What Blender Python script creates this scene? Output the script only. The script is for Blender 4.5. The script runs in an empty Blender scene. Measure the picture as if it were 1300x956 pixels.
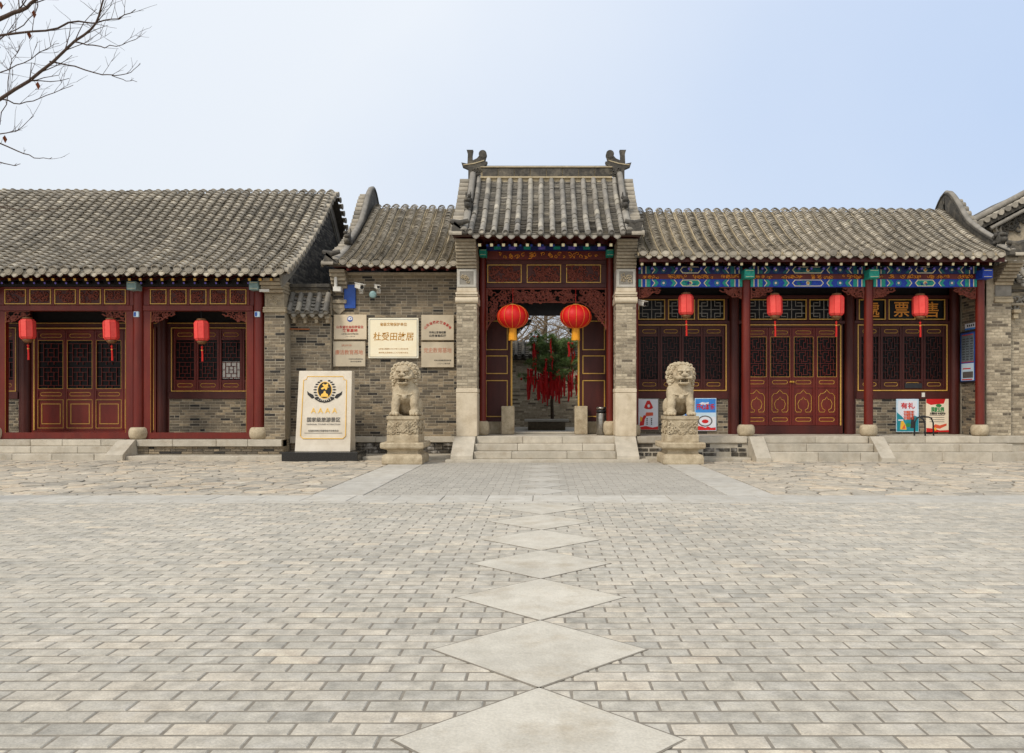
import bpy, math, random
import numpy as np
from mathutils import Vector, Matrix

random.seed(7)
SC = bpy.context.scene
COL = SC.collection

# ---------------------------------------------------------------- camera
F, CX, CY, H = 1040.0, 690.0, 510.0, 1.3          # focal length and vanishing point, in photo pixels
cam_d = bpy.data.cameras.new('camera')
cam = bpy.data.objects.new('camera', cam_d)
COL.objects.link(cam)
cam.location = (0, 0, H)
cam.rotation_euler = (math.radians(90), 0, 0)
cam_d.sensor_width = 36
cam_d.lens = 36 * F / 1300
cam_d.shift_x = (650 - CX) / 1300
cam_d.shift_y = (CY - 478) / 1300
cam_d.clip_end = 2000
SC.camera = cam

# ---------------------------------------------------------------- sky and sun
SUN_DIR = Vector((-0.52, -0.62, 0.80)).normalized()
W = bpy.data.worlds.new('World')
SC.world = W
W.use_nodes = True
nt = W.node_tree
for n in list(nt.nodes):
    nt.nodes.remove(n)
def wn(t): return nt.nodes.new(t)
sky = wn('ShaderNodeTexSky')
sky.sky_type = 'NISHITA'
sky.sun_disc = False
sky.sun_elevation = math.asin(SUN_DIR.z)
sky.sun_rotation = math.atan2(SUN_DIR.x, SUN_DIR.y)
sky.air_density = 1.0
sky.dust_density = 3.0
sky.ozone_density = 1.0
bgs = wn('ShaderNodeBackground'); bgs.inputs['Strength'].default_value = 0.025
nt.links.new(sky.outputs[0], bgs.inputs['Color'])
# thin even overcast layer in front of the clear sky, a little brighter towards the sun's side
tc = wn('ShaderNodeTexCoord')
dotn = wn('ShaderNodeVectorMath'); dotn.operation = 'DOT_PRODUCT'
nt.links.new(tc.outputs['Generated'], dotn.inputs[0])
dotn.inputs[1].default_value = (-0.72, -0.6, 0.35)
mr = wn('ShaderNodeMapRange')
mr.inputs['From Min'].default_value = -1.0; mr.inputs['From Max'].default_value = 0.5
nt.links.new(dotn.outputs['Value'], mr.inputs['Value'])
cr = wn('ShaderNodeValToRGB')
cr.color_ramp.elements[0].position = 0.16; cr.color_ramp.elements[0].color = (0.50, 0.67, 0.98, 1)
cr.color_ramp.elements[1].position = 0.52; cr.color_ramp.elements[1].color = (1.02, 1.06, 1.10, 1)
noi = wn('ShaderNodeTexNoise'); noi.inputs['Scale'].default_value = 1.6; noi.inputs['Detail'].default_value = 5
nt.links.new(tc.outputs['Generated'], noi.inputs['Vector'])
mad = wn('ShaderNodeMath'); mad.operation = 'MULTIPLY_ADD'
nt.links.new(noi.outputs[0], mad.inputs[0]); mad.inputs[1].default_value = 0.24
sub = wn('ShaderNodeMath'); sub.operation = 'SUBTRACT'; sub.inputs[1].default_value = 0.12
nt.links.new(mr.outputs[0], sub.inputs[0]); nt.links.new(sub.outputs[0], mad.inputs[2])
nt.links.new(mad.outputs[0], cr.inputs[0])
# whiter haze low over the horizon, all the way round
sep = wn('ShaderNodeSeparateXYZ'); nt.links.new(tc.outputs['Generated'], sep.inputs[0])
hz = wn('ShaderNodeMapRange'); hz.inputs['From Min'].default_value = 0.02; hz.inputs['From Max'].default_value = 0.48
hz.inputs['To Min'].default_value = 0.70; hz.inputs['To Max'].default_value = 0.0
nt.links.new(sep.outputs['Z'], hz.inputs['Value'])
hm = wn('ShaderNodeMix'); hm.data_type = 'RGBA'; hm.inputs['B'].default_value = (0.80, 0.835, 0.89, 1)
nt.links.new(hz.outputs[0], hm.inputs['Factor']); nt.links.new(cr.outputs[0], hm.inputs['A'])
bgo = wn('ShaderNodeBackground'); bgo.inputs['Strength'].default_value = 0.60
nt.links.new(hm.outputs['Result'], bgo.inputs['Color'])
add = wn('ShaderNodeAddShader')
nt.links.new(bgs.outputs[0], add.inputs[0]); nt.links.new(bgo.outputs[0], add.inputs[1])
out = wn('ShaderNodeOutputWorld'); nt.links.new(add.outputs[0], out.inputs['Surface'])

sun_d = bpy.data.lights.new('sun', 'SUN')
sun_d.energy = 1.5
sun_d.angle = math.radians(11)
sun_d.color = (1.0, 0.93, 0.82)
sun = bpy.data.objects.new('sun', sun_d)
COL.objects.link(sun)
sun.location = SUN_DIR * 60
sun.rotation_euler = (-SUN_DIR).to_track_quat('-Z', 'Y').to_euler()

vs = SC.view_settings
SC.display_settings.display_device = 'sRGB'
vs.view_transform = 'Standard'; vs.look = 'None'; vs.gamma = 1.0; vs.use_curve_mapping = False
vs.exposure = 0.42
try:
    SC.cycles.use_adaptive_sampling = True
    SC.cycles.max_bounces = 6
    SC.cycles.diffuse_bounces = 4
    SC.cycles.caustics_reflective = False; SC.cycles.caustics_refractive = False
except Exception:
    pass

# ---------------------------------------------------------------- pixel helpers (photo pixel at a depth -> metres)
def X(px, D): return (px - CX) * D / F
def Z(py, D): return H + (CY - py) * D / F

# ---------------------------------------------------------------- materials
def lin(c):
    return tuple((x / 12.92 if x <= .04045 else ((x + .055) / 1.055) ** 2.4) for x in c)
def rgb(r, g, b): return lin((r / 255, g / 255, b / 255))
MATS = {}
def mat(name, ca, cb=None, rough=.75, scale=6.0, tint=0.0, bump=0.0, bscale=30.0, stretch=None, stain=None,
        stain_scale=1.5, stain_amt=0.5, metal=0.0, spec=0.4, ramp=None, coat=0.0, detail=6, fleck=0.0, patch=0.0, patch_scale=.45):
    """noise blend ca..cb in object space, per-piece 'tint' attribute, optional stains, bump"""
    m = bpy.data.materials.new(name); m.use_nodes = True
    t = m.node_tree; N = t.nodes; L = t.links
    b = N['Principled BSDF']
    b.inputs['Roughness'].default_value = rough
    b.inputs['Metallic'].default_value = metal
    b.inputs['Specular IOR Level'].default_value = spec
    b.inputs['Coat Weight'].default_value = coat
    geo = N.new('ShaderNodeNewGeometry')
    mp = N.new('ShaderNodeMapping')
    L.new(geo.outputs['Position'], mp.inputs['Vector'])
    if stretch: mp.inputs['Scale'].default_value = stretch
    nz = N.new('ShaderNodeTexNoise'); nz.inputs['Scale'].default_value = scale; nz.inputs['Detail'].default_value = detail
    nz.inputs['Roughness'].default_value = .62
    L.new(mp.outputs[0], nz.inputs['Vector'])
    at = N.new('ShaderNodeAttribute'); at.attribute_name = 'tint'
    cur = None
    if ramp:
        rp = N.new('ShaderNodeValToRGB')
        e = rp.color_ramp.elements
        while len(e) < len(ramp): e.new(.5)
        for i, (p, c) in enumerate(ramp):
            e[i].position = p; e[i].color = (*c, 1)
        L.new(at.outputs['Fac'], rp.inputs[0])
        mx = N.new('ShaderNodeMix'); mx.data_type = 'RGBA'; mx.blend_type = 'OVERLAY'
        ct = N.new('ShaderNodeMapRange'); ct.inputs['From Min'].default_value = .3; ct.inputs['From Max'].default_value = .7
        ct.inputs['To Min'].default_value = .25; ct.inputs['To Max'].default_value = .75
        L.new(nz.outputs[0], ct.inputs[0])
        mx.inputs['Factor'].default_value = .55
        L.new(rp.outputs[0], mx.inputs['A']); L.new(ct.outputs[0], mx.inputs['B'])
        cur = mx.outputs['Result']
    else:
        ct = N.new('ShaderNodeMapRange'); ct.inputs['From Min'].default_value = .32; ct.inputs['From Max'].default_value = .68
        L.new(nz.outputs[0], ct.inputs[0])
        mx = N.new('ShaderNodeMix'); mx.data_type = 'RGBA'
        mx.inputs['A'].default_value = (*ca, 1); mx.inputs['B'].default_value = (*(cb or ca), 1)
        L.new(ct.outputs[0], mx.inputs['Factor'])
        cur = mx.outputs['Result']
    if tint:
        mm = N.new('ShaderNodeMapRange')
        mm.inputs['To Min'].default_value = 1 - tint; mm.inputs['To Max'].default_value = 1 + tint
        L.new(at.outputs['Fac'], mm.inputs[0])
        ml = N.new('ShaderNodeVectorMath'); ml.operation = 'SCALE'
        L.new(cur, ml.inputs[0]); L.new(mm.outputs[0], ml.inputs['Scale'])
        cur = ml.outputs[0]
    if stain:
        sn = N.new('ShaderNodeTexNoise'); sn.inputs['Scale'].default_value = stain_scale; sn.inputs['Detail'].default_value = 8
        sn.inputs['Roughness'].default_value = .7
        L.new(mp.outputs[0], sn.inputs['Vector'])
        sr = N.new('ShaderNodeMapRange'); sr.inputs['From Min'].default_value = .5; sr.inputs['From Max'].default_value = .72
        sr.inputs['To Max'].default_value = stain_amt
        L.new(sn.outputs[0], sr.inputs[0])
        sx = N.new('ShaderNodeMix'); sx.data_type = 'RGBA'
        L.new(sr.outputs[0], sx.inputs['Factor']); L.new(cur, sx.inputs['A']); sx.inputs['B'].default_value = (*stain, 1)
        cur = sx.outputs['Result']
    if patch:      # broad weathering, metres across
        pn = N.new('ShaderNodeTexNoise'); pn.inputs['Scale'].default_value = patch_scale; pn.inputs['Detail'].default_value = 7; pn.inputs['Roughness'].default_value = .6
        L.new(mp.outputs[0], pn.inputs['Vector'])
        pr = N.new('ShaderNodeMapRange'); pr.inputs['From Min'].default_value = .33; pr.inputs['From Max'].default_value = .67
        pr.inputs['To Min'].default_value = 1 - patch; pr.inputs['To Max'].default_value = 1 + patch
        L.new(pn.outputs[0], pr.inputs[0])
        pm = N.new('ShaderNodeVectorMath'); pm.operation = 'SCALE'
        L.new(cur, pm.inputs[0]); L.new(pr.outputs[0], pm.inputs['Scale']); cur = pm.outputs[0]
    if fleck:
        fn = N.new('ShaderNodeTexNoise'); fn.inputs['Scale'].default_value = 90; fn.inputs['Detail'].default_value = 3
        L.new(geo.outputs['Position'], fn.inputs['Vector'])
        fr = N.new('ShaderNodeMapRange'); fr.inputs['From Min'].default_value = .3; fr.inputs['From Max'].default_value = .7
        fr.inputs['To Min'].default_value = 1 - fleck; fr.inputs['To Max'].default_value = 1 + fleck
        L.new(fn.outputs[0], fr.inputs[0])
        fm = N.new('ShaderNodeVectorMath'); fm.operation = 'SCALE'
        L.new(cur, fm.inputs[0]); L.new(fr.outputs[0], fm.inputs['Scale']); cur = fm.outputs[0]
    L.new(cur, b.inputs['Base Color'])
    # slight roughness break-up
    rr = N.new('ShaderNodeMapRange'); rr.inputs['To Min'].default_value = max(.02, rough - .1); rr.inputs['To Max'].default_value = min(1, rough + .12)
    L.new(nz.outputs[0], rr.inputs[0]); L.new(rr.outputs[0], b.inputs['Roughness'])
    if bump:
        bn = N.new('ShaderNodeTexNoise'); bn.inputs['Scale'].default_value = bscale; bn.inputs['Detail'].default_value = 5
        L.new(mp.outputs[0], bn.inputs['Vector'])
        bp = N.new('ShaderNodeBump'); bp.inputs['Strength'].default_value = bump; bp.inputs['Distance'].default_value = .01
        L.new(bn.outputs[0], bp.inputs['Height']); L.new(bp.outputs[0], b.inputs['Normal'])
    MATS[name] = m
    return m

M = MATS
mat('paving_brick', None, None, .8, 9, 0, .35, 60, stain=rgb(196, 191, 182), stain_scale=5, stain_amt=.5, fleck=.12, patch=.11, ramp=[(0, rgb(160, 155, 144)), (.25, rgb(170, 164, 151)), (.55, rgb(177, 170, 156)), (.8, rgb(184, 175, 159)), (1, rgb(196, 184, 164))])
mat('paving_joint', rgb(140, 132, 119), rgb(116, 109, 98), .95, 12)
mat('approach_brick', rgb(172, 166, 154), rgb(158, 153, 143), .85, 8, .13, .3, 60, stain=rgb(178, 172, 160), stain_scale=3, stain_amt=.4, fleck=.08)
mat('pale_slab', rgb(192, 187, 176), rgb(174, 169, 158), .75, 5, .08, .25, 40, stain=rgb(168, 156, 136), stain_scale=2.5, stain_amt=.45, fleck=.07)
mat('diamond_slab', rgb(204, 197, 182), rgb(188, 181, 166), .72, 5, .07, .35, 40, stain=rgb(158, 142, 116), stain_scale=2.4, stain_amt=.6, fleck=.09, patch=.08, patch_scale=1.4)
mat('flagstone', None, None, .85, 7, .0, .6, 25, fleck=.14, patch=.08, ramp=[(0, rgb(154, 147, 134)), (.35, rgb(174, 165, 149)), (.6, rgb(182, 171, 153)), (.85, rgb(194, 178, 154)), (1, rgb(202, 190, 170))])
mat('flag_joint', rgb(136, 127, 112), rgb(114, 106, 95), .95, 12)
mat('ground_far', rgb(160, 154, 143), rgb(142, 137, 128), .9, 3)
mat('step_stone', rgb(196, 187, 170), rgb(174, 166, 150), .75, 4, .12, .4, 35, stain=rgb(142, 126, 102), stain_scale=2.2, stain_amt=.6, fleck=.08)
mat('rough_stone', rgb(104, 96, 84), rgb(58, 55, 51), .9, 10, .35, 1.0, 18, stain=rgb(205, 200, 192), stain_scale=3.5, stain_amt=.9)
mat('brick_grey', None, None, .9, 14, 0, .6, 60, fleck=.12, ramp=[(0, rgb(46, 44, 42)), (.07, rgb(62, 58, 53)), (.15, rgb(96, 88, 76)), (.5, rgb(118, 107, 90)), (.8, rgb(136, 122, 101)), (1, rgb(158, 142, 117))])
mat('brick_tan', None, None, .9, 14, 0, .5, 60, fleck=.10, ramp=[(0, rgb(88, 80, 69)), (.05, rgb(118, 107, 91)), (.14, rgb(146, 134, 114)), (.6, rgb(166, 153, 131)), (1, rgb(188, 175, 151))])
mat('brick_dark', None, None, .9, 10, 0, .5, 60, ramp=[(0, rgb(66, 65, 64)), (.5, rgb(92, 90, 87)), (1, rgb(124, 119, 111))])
mat('mortar', rgb(176, 165, 145), rgb(152, 142, 124), .95, 10)
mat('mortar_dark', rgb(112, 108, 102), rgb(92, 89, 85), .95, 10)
mat('carved_stone', rgb(198, 183, 155), rgb(166, 151, 125), .88, 7, .06, .9, 60, stain=rgb(138, 118, 90), stain_scale=3.4, stain_amt=.75, fleck=.14)
mat('pier_stone', rgb(218, 204, 180), rgb(196, 181, 155), .8, 5, .06, .5, 45, stain=rgb(158, 138, 108), stain_scale=2.6, stain_amt=.55, fleck=.1)
mat('marble', rgb(222, 212, 194), rgb(208, 197, 178), .6, 3, 0, .1, 30, stain=rgb(188, 174, 150), stain_scale=1.5, stain_amt=.35)
mat('granite_black', rgb(44, 43, 41), rgb(30, 29, 28), .25, 60, 0, .05, 80, spec=.5)
mat('tile', None, None, .88, 5, 0, .6, 45, fleck=.14, ramp=[(0, rgb(126, 120, 109)), (.3, rgb(150, 142, 128)), (.7, rgb(166, 157, 141)), (1, rgb(194, 184, 165))], stain=rgb(120, 112, 96), stain_scale=1.1, stain_amt=.5, patch=.16)
mat('tile_grey', None, None, .88, 5, 0, .6, 45, fleck=.12, ramp=[(0, rgb(104, 101, 95)), (.3, rgb(130, 125, 117)), (.7, rgb(148, 142, 131)), (1, rgb(176, 168, 152))], stain=rgb(108, 100, 86), stain_scale=1.3, stain_amt=.5)
mat('tile_dark', rgb(84, 80, 73), rgb(60, 57, 53), .9, 14, .25, .8, 40, stain=rgb(138, 128, 110), stain_scale=4, stain_amt=.6)
mat('roof_mortar', rgb(196, 180, 148), rgb(162, 148, 120), .95, 8, 0, .6, 30)
mat('roof_bed', rgb(96, 90, 80), rgb(76, 71, 64), .95, 10)
mat('wood_red', rgb(110, 31, 18), rgb(90, 23, 13), .42, 5, .1, .2, 40, stretch=(1, 1, .25), spec=.4, stain=rgb(122, 58, 38), stain_scale=4, stain_amt=.35, patch=.12, patch_scale=1.2)
mat('wood_dark', rgb(78, 26, 17), rgb(62, 20, 13), .5, 5, .1, .2, 40, stretch=(1, 1, .25), stain=rgb(98, 48, 34), stain_scale=4, stain_amt=.35, patch=.12, patch_scale=1.2)
mat('carved_wood', rgb(134, 66, 48), rgb(98, 44, 33), .6, 14, .1, .3, 60)
mat('black_wood', rgb(30, 22, 21), rgb(20, 16, 16), .6, 8)
mat('lintel_black', rgb(26, 22, 24), rgb(18, 16, 18), .6, 8)  # darkness of the gate interior put into lintel and ceiling colour
mat('gold', rgb(220, 174, 80), rgb(194, 148, 60), .45, 20, metal=.0, spec=.5)
mat('gold_orange', rgb(244, 164, 62), rgb(226, 142, 46), .5, 20)
mat('cream_paint', rgb(244, 234, 194), rgb(228, 214, 166), .6, 20)
mat('blue_paint', rgb(30, 76, 190), rgb(22, 52, 150), .55, 22, bump=.1)
mat('green_paint', rgb(40, 172, 150), rgb(24, 132, 118), .55, 22, bump=.1)
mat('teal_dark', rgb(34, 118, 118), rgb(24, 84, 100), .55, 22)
mat('navy_paint', rgb(30, 46, 116), rgb(22, 32, 84), .55, 22)  # navy, and the beam blue with eave shade put in
mat('purple_paint', rgb(128, 112, 214), rgb(98, 86, 184), .55, 22)
mat('pale_teal', rgb(150, 178, 176), rgb(112, 142, 142), .55, 14)
mat('glass_dark', rgb(28, 26, 26), rgb(20, 19, 20), .28, 3, spec=.12)
mat('paper_white', rgb(226, 222, 212), rgb(212, 208, 198), .8, 6)
mat('lattice_pale', rgb(150, 146, 140), rgb(122, 118, 112), .7, 12)
mat('lantern_red', rgb(214, 20, 16), rgb(196, 12, 12), .55, 10)
mat('lantern_coral', rgb(240, 88, 78), rgb(230, 72, 66), .6, 10)
mat('lantern_gold', rgb(236, 168, 40), rgb(220, 148, 30), .5, 30, stretch=(1, 1, .1))
mat('lantern_cap', rgb(132, 92, 56), rgb(98, 66, 40), .5, 20)
mat('tassel_red', rgb(208, 36, 24), rgb(180, 24, 18), .7, 40, stretch=(1, 1, .1))
mat('ribbon_red', rgb(226, 40, 42), rgb(196, 26, 30), .55, 8)
mat('bark', rgb(98, 84, 68), rgb(70, 60, 50), .9, 25, 0, .8, 60)
mat('twig', rgb(86, 68, 56), rgb(66, 52, 44), .9, 25)
mat('twig_pale', rgb(168, 148, 122), rgb(138, 120, 98), .9, 25)
mat('leaf_brown', rgb(136, 72, 34), rgb(104, 52, 26), .8, 12)
mat('needle', rgb(148, 168, 108), rgb(104, 132, 78), .7, 6, .35)
mat('plate_steel', rgb(226, 208, 178), rgb(210, 192, 162), .42, 3, 0, 0, spec=.5)
mat('plate_grey', rgb(206, 191, 164), rgb(184, 170, 145), .36, 3, 0, 0, spec=.5)
mat('plate_cream', rgb(248, 238, 208), rgb(244, 230, 196), .4, 3)
mat('plate_edge', rgb(252, 248, 228), rgb(246, 238, 212), .4, 3)
mat('ink_gold', rgb(198, 142, 40), rgb(172, 118, 30), .5, 20)
mat('ink_red', rgb(188, 56, 40), rgb(170, 46, 36), .6, 20)
mat('ink_red_faded', rgb(196, 118, 92), rgb(190, 132, 102), .6, 12)
mat('ink_black', rgb(34, 32, 30), rgb(26, 25, 24), .6, 20)
mat('ink_grey', rgb(96, 92, 88), rgb(84, 80, 76), .6, 20)
mat('ink_yellow', rgb(246, 200, 92), rgb(236, 184, 74), .5, 20)
mat('enamel_blue', rgb(42, 86, 172), rgb(34, 72, 150), .35, 6)
mat('print_sky', rgb(46, 116, 204), rgb(70, 150, 220), .4, 4)
mat('print_pale', rgb(206, 226, 238), rgb(188, 214, 232), .4, 4)
mat('print_white', rgb(226, 228, 234), rgb(218, 220, 228), .4, 4)
mat('print_cream', rgb(240, 226, 200), rgb(232, 216, 190), .4, 4)
mat('print_red', rgb(212, 34, 30), rgb(196, 26, 26), .4, 8)
mat('print_green', rgb(58, 150, 84), rgb(40, 124, 66), .4, 8)
mat('print_teal', rgb(30, 146, 158), rgb(22, 118, 134), .4, 8)
mat('print_grey', rgb(120, 130, 136), rgb(92, 102, 110), .4, 14)
mat('print_yellow', rgb(236, 190, 60), rgb(226, 170, 50), .4, 8)
mat('print_orange', rgb(224, 96, 62), rgb(206, 80, 52), .4, 8)
mat('plastic_white', rgb(226, 222, 212), rgb(212, 208, 198), .4, 10)
mat('plastic_dark', rgb(46, 46, 48), rgb(34, 34, 36), .35, 10)
mat('steel', rgb(168, 162, 152), rgb(120, 116, 108), .28, 12, metal=.85)
mat('iron_black', rgb(28, 28, 29), rgb(22, 22, 23), .45, 10)
mat('copper_pipe', rgb(178, 110, 68), rgb(156, 92, 56), .5, 10)

# ---------------------------------------------------------------- mesh builder
class MB:
    def __init__(s):
        s.v = []; s.f = []; s.m = []; s.t = []; s.s = []
    def add(s, vs, fs, mi=0, t=.5, sm=False):
        o = len(s.v); s.v.extend(vs)
        for f in fs:
            s.f.append(tuple(i + o for i in f)); s.m.append(mi); s.t.append(t); s.s.append(sm)
        return s
    def box(s, x0, x1, y0, y1, z0, z1, mi=0, t=.5):
        return s.add([(x0, y0, z0), (x1, y0, z0), (x1, y1, z0), (x0, y1, z0), (x0, y0, z1), (x1, y0, z1), (x1, y1, z1), (x0, y1, z1)],
                     [(0, 3, 2, 1), (4, 5, 6, 7), (0, 1, 5, 4), (1, 2, 6, 5), (2, 3, 7, 6), (3, 0, 4, 7)], mi, t)
    def cbox(s, x0, x1, y0, y1, z0, z1, b=.008, mi=0, t=.5):
        c = (x0, x1), (y0, y1), (z0, z1)
        idx = {}; vs = []
        for i in (0, 1):
            for j in (0, 1):
                for k in (0, 1):
                    p = [c[0][i], c[1][j], c[2][k]]
                    sg = [1 - 2 * i, 1 - 2 * j, 1 - 2 * k]
                    for a in range(3):
                        q = [p[d] + (0 if d == a else b * sg[d]) for d in range(3)]
                        idx[i, j, k, a] = len(vs); vs.append(tuple(q))
        fs = []
        for a in range(3):
            u, w = (a + 1) % 3, (a + 2) % 3
            for e in (0, 1):
                q = []
                for (p, r) in ((0, 0), (1, 0), (1, 1), (0, 1)):
                    k = [0, 0, 0]; k[a] = e; k[u] = p; k[w] = r
                    q.append(idx[k[0], k[1], k[2], a])
                fs.append(tuple(q if e else q[::-1]))
        for a in range(3):
            u, w = (a + 1) % 3, (a + 2) % 3
            for p in (0, 1):
                for r in (0, 1):
                    k0 = [0, 0, 0]; k0[u] = p; k0[w] = r; k1 = list(k0); k1[a] = 1
                    q = (idx[(*k0, u)], idx[(*k1, u)], idx[(*k1, w)], idx[(*k0, w)])
                    fs.append(q if p == r else q[::-1])
        for i in (0, 1):
            for j in (0, 1):
                for k in (0, 1):
                    q = (idx[i, j, k, 0], idx[i, j, k, 1], idx[i, j, k, 2])
                    fs.append(q if (i + j + k) % 2 else q[::-1])
        return s.add(vs, fs, mi, t)
    def cyl(s, p0, p1, r0, r1=None, n=12, mi=0, t=.5, caps=True, sm=True):
        return s.tube([p0, p1], [r0, r0 if r1 is None else r1], n, mi, t, caps, sm)
    def tube(s, pts, rads, n=6, mi=0, t=.5, caps=True, sm=True):
        P = [Vector(p) for p in pts]
        if not isinstance(rads, (list, tuple)): rads = [rads] * len(P)
        d = (P[1] - P[0]).normalized()
        up = Vector((0, 0, 1)) if abs(d.z) < .9 else Vector((1, 0, 0))
        u = d.cross(up).normalized()
        vs = []
        for i, p in enumerate(P):
            if i == 0: dd = P[1] - P[0]
            elif i == len(P) - 1: dd = P[-1] - P[-2]
            else: dd = P[i + 1] - P[i - 1]
            if dd.length < 1e-9: dd = d
            dd.normalize()
            u = (u - dd * u.dot(dd))
            if u.length < 1e-6: u = dd.orthogonal()
            u.normalize(); w = dd.cross(u)
            for k in range(n):
                a = 2 * math.pi * k / n
                vs.append(tuple(p + (u * math.cos(a) + w * math.sin(a)) * rads[i]))
        fs = []
        for i in range(len(P) - 1):
            for k in range(n):
                fs.append((i * n + k, i * n + (k + 1) % n, (i + 1) * n + (k + 1) % n, (i + 1) * n + k))
        s.add(vs, fs, mi, t, sm)
        if caps:
            s.add(vs[:n], [tuple(range(n))[::-1]], mi, t)
            s.add(vs[-n:], [tuple(range(n))], mi, t)
        return s
    def lathe(s, prof, c=(0, 0, 0), n=16, mi=0, t=.5, sm=True, rib=None, a0=0.0):
        vs = []
        for (r, z) in prof:
            for k in range(n):
                a = 2 * math.pi * k / n + a0
                rr = r * (rib(k) if rib else 1)
                vs.append((c[0] + rr * math.cos(a), c[1] + rr * math.sin(a), c[2] + z))
        fs = []
        for i in range(len(prof) - 1):
            for k in range(n):
                fs.append((i * n + k, i * n + (k + 1) % n, (i + 1) * n + (k + 1) % n, (i + 1) * n + k))
        fs.append(tuple(range(n))[::-1]); fs.append(tuple((len(prof) - 1) * n + k for k in range(n)))
        return s.add(vs, fs, mi, t, sm)
    def prism(s, poly, d0, d1, axis='y', mi=0, t=.5):
        """poly: 2-D outline; axis y: (x,z) extruded along y; axis x: (y,z) along x; axis z: (x,y) along z"""
        n = len(poly)
        def P(a, b, d): return (a, d, b) if axis == 'y' else ((d, a, b) if axis == 'x' else (a, b, d))
        ar = sum(poly[i][0] * poly[(i + 1) % n][1] - poly[(i + 1) % n][0] * poly[i][1] for i in range(n))
        if ar < 0: poly = poly[::-1]
        vs = [P(a, b, d0) for a, b in poly] + [P(a, b, d1) for a, b in poly]
        fs = [tuple(range(n)), tuple(range(n, 2 * n))[::-1]] + [(i, i + n, (i + 1) % n + n, (i + 1) % n) for i in range(n)]
        if axis != 'y': fs = [f[::-1] for f in fs]
        if d1 < d0: fs = [f[::-1] for f in fs]
        return s.add(vs, fs, mi, t)
    def loft(s, rings, mi=0, t=.5, sm=False, close=True):
        n = len(rings[0]); vs = [p for r in rings for p in r]; fs = []
        for i in range(len(rings) - 1):
            for k in range(n if close else n - 1):
                fs.append((i * n + k, i * n + (k + 1) % n, (i + 1) * n + (k + 1) % n, (i + 1) * n + k))
        if close:
            fs.append(tuple(range(n))[::-1]); fs.append(tuple((len(rings) - 1) * n + k for k in range(n)))
        return s.add(vs, fs, mi, t, sm)
    def ell(s, c, r, n=10, m=6, mi=0, t=.5):
        pr = [(math.sin(math.pi * i / m), -math.cos(math.pi * i / m)) for i in range(1, m)]
        vs = [(c[0] + q * r[0] * math.cos(2 * math.pi * k / n), c[1] + q * r[1] * math.sin(2 * math.pi * k / n), c[2] + z * r[2]) for q, z in pr for k in range(n)]
        b = len(vs); vs += [(c[0], c[1], c[2] - r[2]), (c[0], c[1], c[2] + r[2])]
        fs = [(i * n + k, i * n + (k + 1) % n, (i + 1) * n + (k + 1) % n, (i + 1) * n + k) for i in range(m - 2) for k in range(n)]
        fs += [(b, (k + 1) % n, k) for k in range(n)] + [(b + 1, (m - 2) * n + k, (m - 2) * n + (k + 1) % n) for k in range(n)]
        return s.add(vs, fs, mi, t, True)
    def mesh(s, name, mats):
        me = bpy.data.meshes.new(name)
        me.from_pydata(s.v, [], s.f)
        for m in (mats if isinstance(mats, (list, tuple)) else [mats]):
            me.materials.append(MATS[m])
        if s.f:
            me.polygons.foreach_set('material_index', s.m)
            me.polygons.foreach_set('use_smooth', s.s)
            a = me.attributes.new('tint', 'FLOAT', 'FACE'); a.data.foreach_set('value', s.t)
        me.update()
        return me

WL = {}   # world location of every parent
def link(name, me, parent=None, loc=(0, 0, 0), rot=None, kind=None, label=None, local=False, scale=None):
    """loc is in world coordinates (parents are only translated) unless local is set"""
    o = bpy.data.objects.new(name, me)
    COL.objects.link(o)
    l = Vector(loc)
    if parent is not None:
        o.parent = parent
        pw = WL[parent.name]
        WL[o.name] = (l + pw) if local else l
        o.location = l if local else l - pw
    else:
        WL[o.name] = l
        o.location = l
    if rot: o.rotation_euler = rot
    if scale: o.scale = scale
    if kind: o['kind'] = kind
    if label: o['label'] = label
    return o
def part(name, mb, mats, parent, **k):
    return link(name, mb.mesh(name, mats), parent, **k)
def thing(name, label, cat, loc=(0, 0, 0), group=None):
    o = link(name, None, None, loc)
    o.empty_display_size = .2
    o['label'] = label; o['category'] = cat
    if group: o['group'] = group
    return o
def tag(o, label, cat, group=None):
    o['label'] = label; o['category'] = cat
    if group: o['group'] = group
    return o
def struct(name, mb, mats):
    return link(name, mb.mesh(name, mats), None, kind='structure')
def copy_tree(o, loc=None, parent=None, label=None):
    c = o.copy(); COL.objects.link(c)
    if parent is not None: c.parent = parent
    if loc is not None: c.location = loc
    if label: c['label'] = label
    for ch in list(o.children): copy_tree(ch, None, c)
    return c
def text_mesh(body, size, mname, extrude=.0015, width=None, bold=0.0, shear=0.0):
    cu = bpy.data.curves.new('lettering', 'FONT'); cu.body = body; cu.size = size
    cu.align_x = 'CENTER'; cu.align_y = 'CENTER'; cu.extrude = extrude; cu.resolution_u = 2; cu.offset = bold; cu.shear = shear
    o = bpy.data.objects.new('lettering', cu); COL.objects.link(o)
    dg = bpy.context.evaluated_depsgraph_get()
    me = bpy.data.meshes.new_from_object(o.evaluated_get(dg))
    bpy.data.objects.remove(o); bpy.data.curves.remove(cu)
    me.name = 'lettering'
    me.materials.clear(); me.materials.append(MATS[mname])
    n = len(me.vertices)
    if n:
        co = np.empty(n * 3); me.vertices.foreach_get('co', co); co = co.reshape(-1, 3)
        w = co[:, 0].max() - co[:, 0].min()
        co[:, 0] -= (co[:, 0].max() + co[:, 0].min()) / 2
        co[:, 1] -= (co[:, 1].max() + co[:, 1].min()) / 2
        if width: co[:, 0] *= width / w
        # stand it up: x right, y -> z, extrusion towards -y
        out = np.stack([co[:, 0], -co[:, 2], co[:, 1]], 1)
        me.vertices.foreach_set('co', out.ravel())
        me.update()
    return me
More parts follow.
